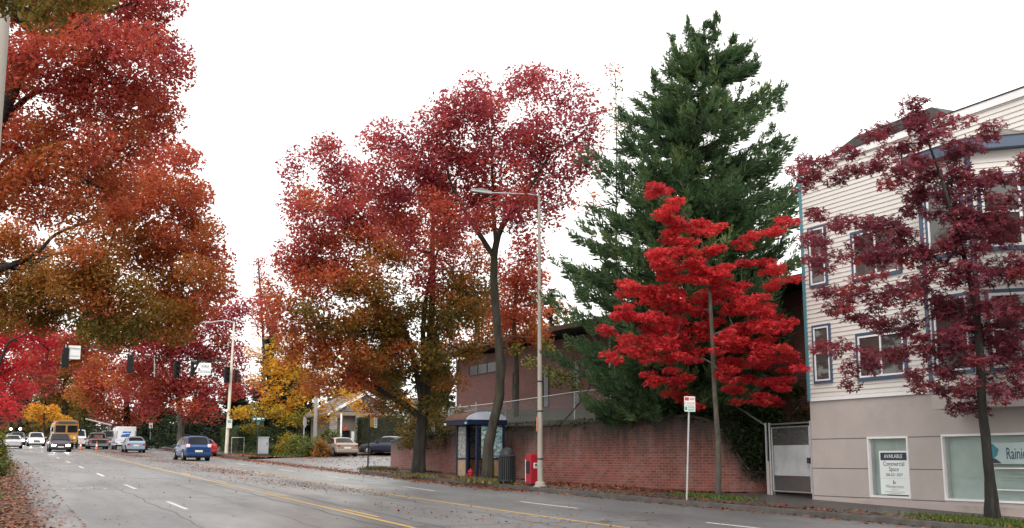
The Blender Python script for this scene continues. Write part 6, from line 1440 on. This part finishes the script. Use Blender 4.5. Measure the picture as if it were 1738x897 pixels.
# sparse thin tree by the road sky gap, lime twigs by the brick building, bare top behind the conifer
simple('ash_tree', 'thin tall tree with sparse reddish leaves in the sky gap left of the olive ash', 440, 118, [(438, 440, 11, .86), (440, 470, 14, .84), (448, 500, 15, .82), (432, 510, 12, .84), (452, 540, 16, .76), (440, 560, 14, .7)], 'ash', leaf=.34, per=22, per_m2=3, rc=.8, tr=.2, trunk=[(450, 765), (448, 650), (446, 560), (440, 470), (438, 440)])
simple('slim_tree', 'thin yellowing tree top rising left of the conifer', 1046, 60, [(1044, 118, 7, .3), (1040, 150, 12, .28), (1050, 180, 14, .25), (1034, 190, 12, .25), (1046, 215, 18, .3), (1020, 240, 22, .4), (1000, 260, 20, .4), (985, 300, 22, .5), (1000, 340, 18, .5), (970, 350, 18, .5)], 'ash', leaf=.22, per=14, per_m2=3.5, rc=.5, zb=4, tr=.05, trunk=[(1046, 640), (1046, 400), (1046, 220), (1044, 120)])
simple('lime_tree', 'yellow green twigs drooping before the brick building beside the street lamp', 945, 47, [(880, 600, 10, .85), (900, 610, 10, .85), (925, 625, 12, .8), (945, 600, 12, .8), (960, 640, 14, .75), (950, 655, 10, .8), (985, 655, 12, .75), (925, 590, 9, .9), (960, 590, 12, .8), (975, 620, 14, .6)], 'green', leaf=.17, per=26, per_m2=10, rc=.35, zb=3.3, tr=.03, droop=.7, trunk=[(1000, 705), (1000, 660), (990, 620), (970, 590)])
simple('beech_tree', 'red brown tree showing over the roof of the brick building', 810, 84, [(800, 590, 30, .6), (780, 560, 28, .55), (840, 560, 32, .62), (880, 555, 30, .6), (905, 520, 26, .66), (900, 470, 24, .7), (870, 590, 26, .5), (770, 600, 22, .5), (820, 530, 28, .55), (930, 560, 20, .4), (850, 520, 30, .58), (790, 520, 26, .55), (880, 500, 28, .62), (860, 470, 24, .62), (830, 580, 28, .52), (900, 580, 26, .52), (950, 530, 20, .36)], 'ash', leaf=.32, per=40, per_m2=2.6, rc=.85, zb=3.5, tr=.3)
# dark conifers and woodland behind everything, each tree its own
def far_conifer(label, px, top, D, wpx, bot=752, n=90, mat='needle_far', base_dz=.1):
    b = gbase(px, D, base_dz); hh = bot-top
    conifer('conifer_tree', label, b, D, px, [(bot, px-wpx*.75, px+wpx*.75), (bot-.15*hh, px-wpx, px+wpx), (bot-.5*hh, px-wpx*.72, px+wpx*.72), (bot-.8*hh, px-wpx*.36, px+wpx*.36), (top, px-1.5, px+1.5)], n, 1.9*D/100, M[mat], M['bark_dark'], blades=14, asp=.18, rise=.2, per_limb=9)
for lab, px, top, D, w in [('dark conifer in the sky gap behind the golden maple', 462, 545, 135, 30), ('dark conifer rising right behind the golden maple', 500, 560, 140, 34), ('dark conifer behind the olive ash, above the house roof', 655, 560, 138, 36), ('dark conifer behind the house beside the low ash limb', 600, 575, 142, 34),
                           ('dark conifer left of the great conifer, above the brick roof', 935, 492, 90, 34), ('dark conifer tip just left of the street lamp top', 905, 540, 96, 26), ('dark conifer behind the bus shelter side of the brick building', 740, 560, 125, 36),
                           ('dark evergreen behind the silver blue hatchback', 262, 640, 165, 34), ('dark evergreen behind the blue sport utility car', 345, 660, 150, 36), ('dark evergreen beside the roadside trees, right of the pale trunk', 400, 640, 148, 30), ('far dark conifer closing the end of the road on the left', 35, 640, 235, 22), ('far dark conifer closing the end of the road on the right', 130, 640, 230, 24), ('far dark conifer behind the school bus', 85, 650, 245, 24), ('far dark conifer left of the far traffic lights', 0, 650, 240, 26)]:
    far_conifer(lab, px, top, D, w)
for lab, px, py, D, w, h, mat, t in [('dark green laurel mass behind the silver blue hatchback', 270, 760, 138, 9, 4.2, 'green', .2), ('dark green laurel mass left of the blue sport utility car', 305, 765, 122, 8, 3.2, 'green', .18), ('dark green laurel mass behind the roof of the blue sport utility car', 350, 765, 128, 8, 4.6, 'green', .15), ('dark laurel behind the postal truck', 215, 757, 165, 10, 5, 'green', .15), ('dark laurel between the pale pole and the school bus', 160, 755, 190, 12, 5, 'green', .12), ('dark laurel by the end of the road', 50, 752, 225, 14, 5, 'ash', .1), ('dark shrubbery across the road end', 100, 752, 235, 16, 6, 'ash', .1)]:
    shrub(lab, px, py, D, w, h, mat, t, leaf=.32, per=40, n=int(w*h*2.2), zoff=.1)

ii = rng.uniform(n_hill*.55, n_hill-1.001, 9000); kk = rng.uniform(0, 4.9, 9000)
HV = np.array(hill_v).reshape(n_hill, 7, 3); i0 = ii.astype(int); k0 = kk.astype(int); fi = (ii-i0)[:, None]; fk = (kk-k0)[:, None]
IV = (HV[i0, k0]*(1-fi)+HV[i0+1, k0]*fi)*(1-fk)+(HV[i0, k0+1]*(1-fi)+HV[i0+1, k0+1]*fi)*fk; IV[:, 2] += rng.uniform(.0, .14, 9000)
wi = rng.uniform(n_hill*.2, n_hill-1.001, 5200); wi = wi[np.sin(wi*.9)+np.sin(wi*2.3+1)+rng.normal(size=len(wi))*.7 > .1]; i0 = wi.astype(int); fi = (wi-i0)[:, None]
WA = np.array(WP); WZ = np.array(WT); NBA = np.array(NB); q = WA[i0]*(1-fi)+WA[i0+1]*fi+NBA[i0]*rng.uniform(-.1, .36, len(wi))[:, None]; zt = WZ[i0]*(1-fi[:, 0])+WZ[i0+1]*fi[:, 0]
edge = np.abs(rng.normal(size=len(wi)))*.16; TV = np.stack([q[:, 0], q[:, 1], zt+.04+rng.uniform(0, .1, len(wi))], 1); fr_ = rng.uniform(size=len(wi)) < .4
TV[fr_, :2] = (WA[i0]*(1-fi)+WA[i0+1]*fi-NBA[i0]*.06)[fr_]; TV[fr_, 2] = zt[fr_]-edge[fr_]
stuff(quads('wall_moss', leaf_quads(TV, .1, .6, .4), M['dark_weed'], None, rng.uniform(0, 1, len(TV))), 'dark mossy growth along the top edge of the brick retaining wall', 'moss')
stuff(quads('ivy', leaf_quads(IV, .13, .7, .2), M['green'], None, rng.normal(size=9000)*.15+.2), 'dark ivy covering the bank above the curved end of the brick wall', 'ivy')
# ================================================================ FALLEN LEAVES AND GRASS
def on_road(n, fx0, fx1, Ya, Yb, bias=1., edge=None):
    Y = Ya+(Yb-Ya)*rng.uniform(0, 1, n)**bias; t = edge(n) if edge else rng.uniform(0, 1, n)
    a = np.array([fx0(y) for y in Y]); c = np.array([fx1(y) for y in Y]); X = a+(c-a)*t
    return np.stack([X, Y, np.array([zr(y) for y in Y])], 1)
P = on_road(16000, lambda Y: 9.2, lambda Y: y2x(Y)+.1, 16, 130, 1.15, lambda n: np.clip(rng.normal(size=n)*.22+.62, 0, 1))
k = (np.sin(P[:, 1]*.35+P[:, 0])+np.sin(P[:, 1]*.13)+rng.normal(size=len(P))*.8 > -.2) & (P[:, 1] > 34+rng.normal(size=len(P))*10)
litter('fallen_leaves', 'brown leaf litter scattered along the centre turning lane', P[k], .085, M['fallen'], tints=(.15, .85))
P = on_road(800, lambda Y: 9., lambda Y: kerbx(Y)-.4, 14, 90, 1.1); litter('fallen_leaves', 'single fallen leaves scattered over the right lanes', P, .08, M['fallen'])
P = on_road(420, leftx, lambda Y: 8.5, 17, 80); litter('fallen_leaves', 'single fallen leaves scattered over the left lanes', P, .075, M['fallen'])
P = on_road(14000, lambda Y: kerbx(Y)-(1.5 if Y > 36 else .55), lambda Y: kerbx(Y)-.01, 14, 125, 1., lambda n: 1-np.abs(rng.normal(size=n))*.4)
P = P[(P[:, 0] < np.array([kerbx(y) for y in P[:, 1]])) & ((P[:, 1] > 38) | (rng.uniform(size=len(P)) < .16))]; litter('fallen_leaves', 'drift of fallen leaves in the right gutter', P, .12, M['fallen'])
P = on_road(7500, lambda Y: kerbx(Y)+.16, lambda Y: kerbx(Y)+1.3, 15, 59, 1., lambda n: np.abs(rng.normal(size=n))*.5); P[:, 2] += .15; k = (P[:, 1] > 40) | (rng.uniform(size=len(P)) < .25); litter('fallen_leaves', 'fallen leaves along the kerb edge of the right sidewalk', P[k], .12, M['fallen'])
P = on_road(5200, lambda Y: innerx(Y)-1.6, lambda Y: innerx(Y)-.05, 32.6, 42, 1., lambda n: 1-np.abs(rng.normal(size=n))*.45); P[:, 2] += .15; litter('fallen_leaves', 'drift of red brown leaves at the foot of the brick wall', P, .12, M['fallen_red'])
P = on_road(9000, lambda Y: 18.2, lambda Y: 40, 60, 100, 1., lambda n: rng.uniform(0, 1, n)**1.5); P[:, 2] += np.where(P[:, 1] < 85, .012+np.clip((P[:, 0]-19)*.06, 0, .3)*np.clip((P[:, 1]-58)/8, 0, 1), .17+np.clip((P[:, 0]-20)*.04, 0, .5)); k = (rng.uniform(size=len(P)) < .35) | (P[:, 1] > 80) | (P[:, 0] < 19.5)
litter('fallen_leaves', 'orange leaves spread over the side street corner and front yard', P[k], .16, M['fallen'], tints=(.3, 1))
P = on_road(26000, lambda Y: -4, lambda Y: leftx(Y)+1.0, 10, 85, 1.2, lambda n: np.clip(.70+rng.normal(size=n)*.12, 0, 1)); P[:, 2] += np.where(P[:, 0] < np.array([leftx(y) for y in P[:, 1]]), .17, 0.); litter('fallen_leaves', 'thick red leaf litter on the left verge', P, .1, M['fallen_red'])
def patch(n, cx_, cy_, rx, ry, dz): 
    a = rng.normal(size=(n, 2))*.5; X = cx_+a[:, 0]*rx; Y = cy_+a[:, 1]*ry; return np.stack([X, Y, np.array([zr(y) for y in Y])+dz], 1)
gx, gy = 21.35, 20.2
bm_ = at_d(1684, 886, 26.7); grass('grass_patch', 'bright green grass round the foot of the purple maple', np.concatenate([patch(5000, bm_[0]-.35, bm_[1]-.2, .75, 1.8, .15)]), .1, M['grass'])
bm_ = at_d(1219, 848, 36.0); grass('grass_patch', 'green grass round the foot of the scarlet maple', patch(2600, bm_[0]-.1, bm_[1]+.2, .6, 1.7, .15), .09, M['grass'])
bm_ = gbase(828, 46); grass('grass_patch', 'pale grass tuft round the mossy leaning trunk', patch(1500, bm_[0]-.25, bm_[1]-.1, .6, 2.0, .15), .2, M['dry_grass'])
bm_ = gbase(710, 52); grass('grass_patch', 'grass and weeds round the dark ash trunk', patch(1200, bm_[0]-.1, bm_[1]-.3, .7, 2.2, .15), .15, M['dry_grass'])
grass('grass_patch', 'weedy grass at the side street corner by the bus stop post', patch(1600, 19.0, 57.4, .7, 1.3, .15), .2, M['dry_grass'])
P = np.concatenate([np.stack([np.array([innerx(y) for y in yy])-rng.uniform(0, .16, 2500), yy, np.array([zr(y) for y in yy])+.15], 1) for yy in [rng.uniform(33.2, 60, 2500)]]); k = np.sin(P[:, 1]*1.9)+rng.normal(size=len(P))*.5 > .3; grass('grass_patch', 'dark weeds along the foot of the brick wall', P[k], .1, M['dark_weed'])
P = on_road(16000, lambda Y: -5, lambda Y: leftx(Y)-.7, 12, 70, 1.3); P[:, 2] += .16; k = np.sin(P[:, 1]*.9+1)+np.sin(P[:, 0]*2+P[:, 1]*.4) > .2; grass('grass_patch', 'green grass on the left verge', P[k], .2, M['grass'])
P = np.stack([rng.uniform(20.6, 26, 6000), rng.uniform(85.5, 104, 6000)], 1); P = np.stack([P[:, 0], P[:, 1], np.array([zr(y) for y in P[:, 1]])+.17+np.clip((P[:, 0]-20)*.04, 0, .5)], 1); grass('grass_patch', 'lawn grass behind the grey cabinet', P, .2, M['grass'], wd=.04)
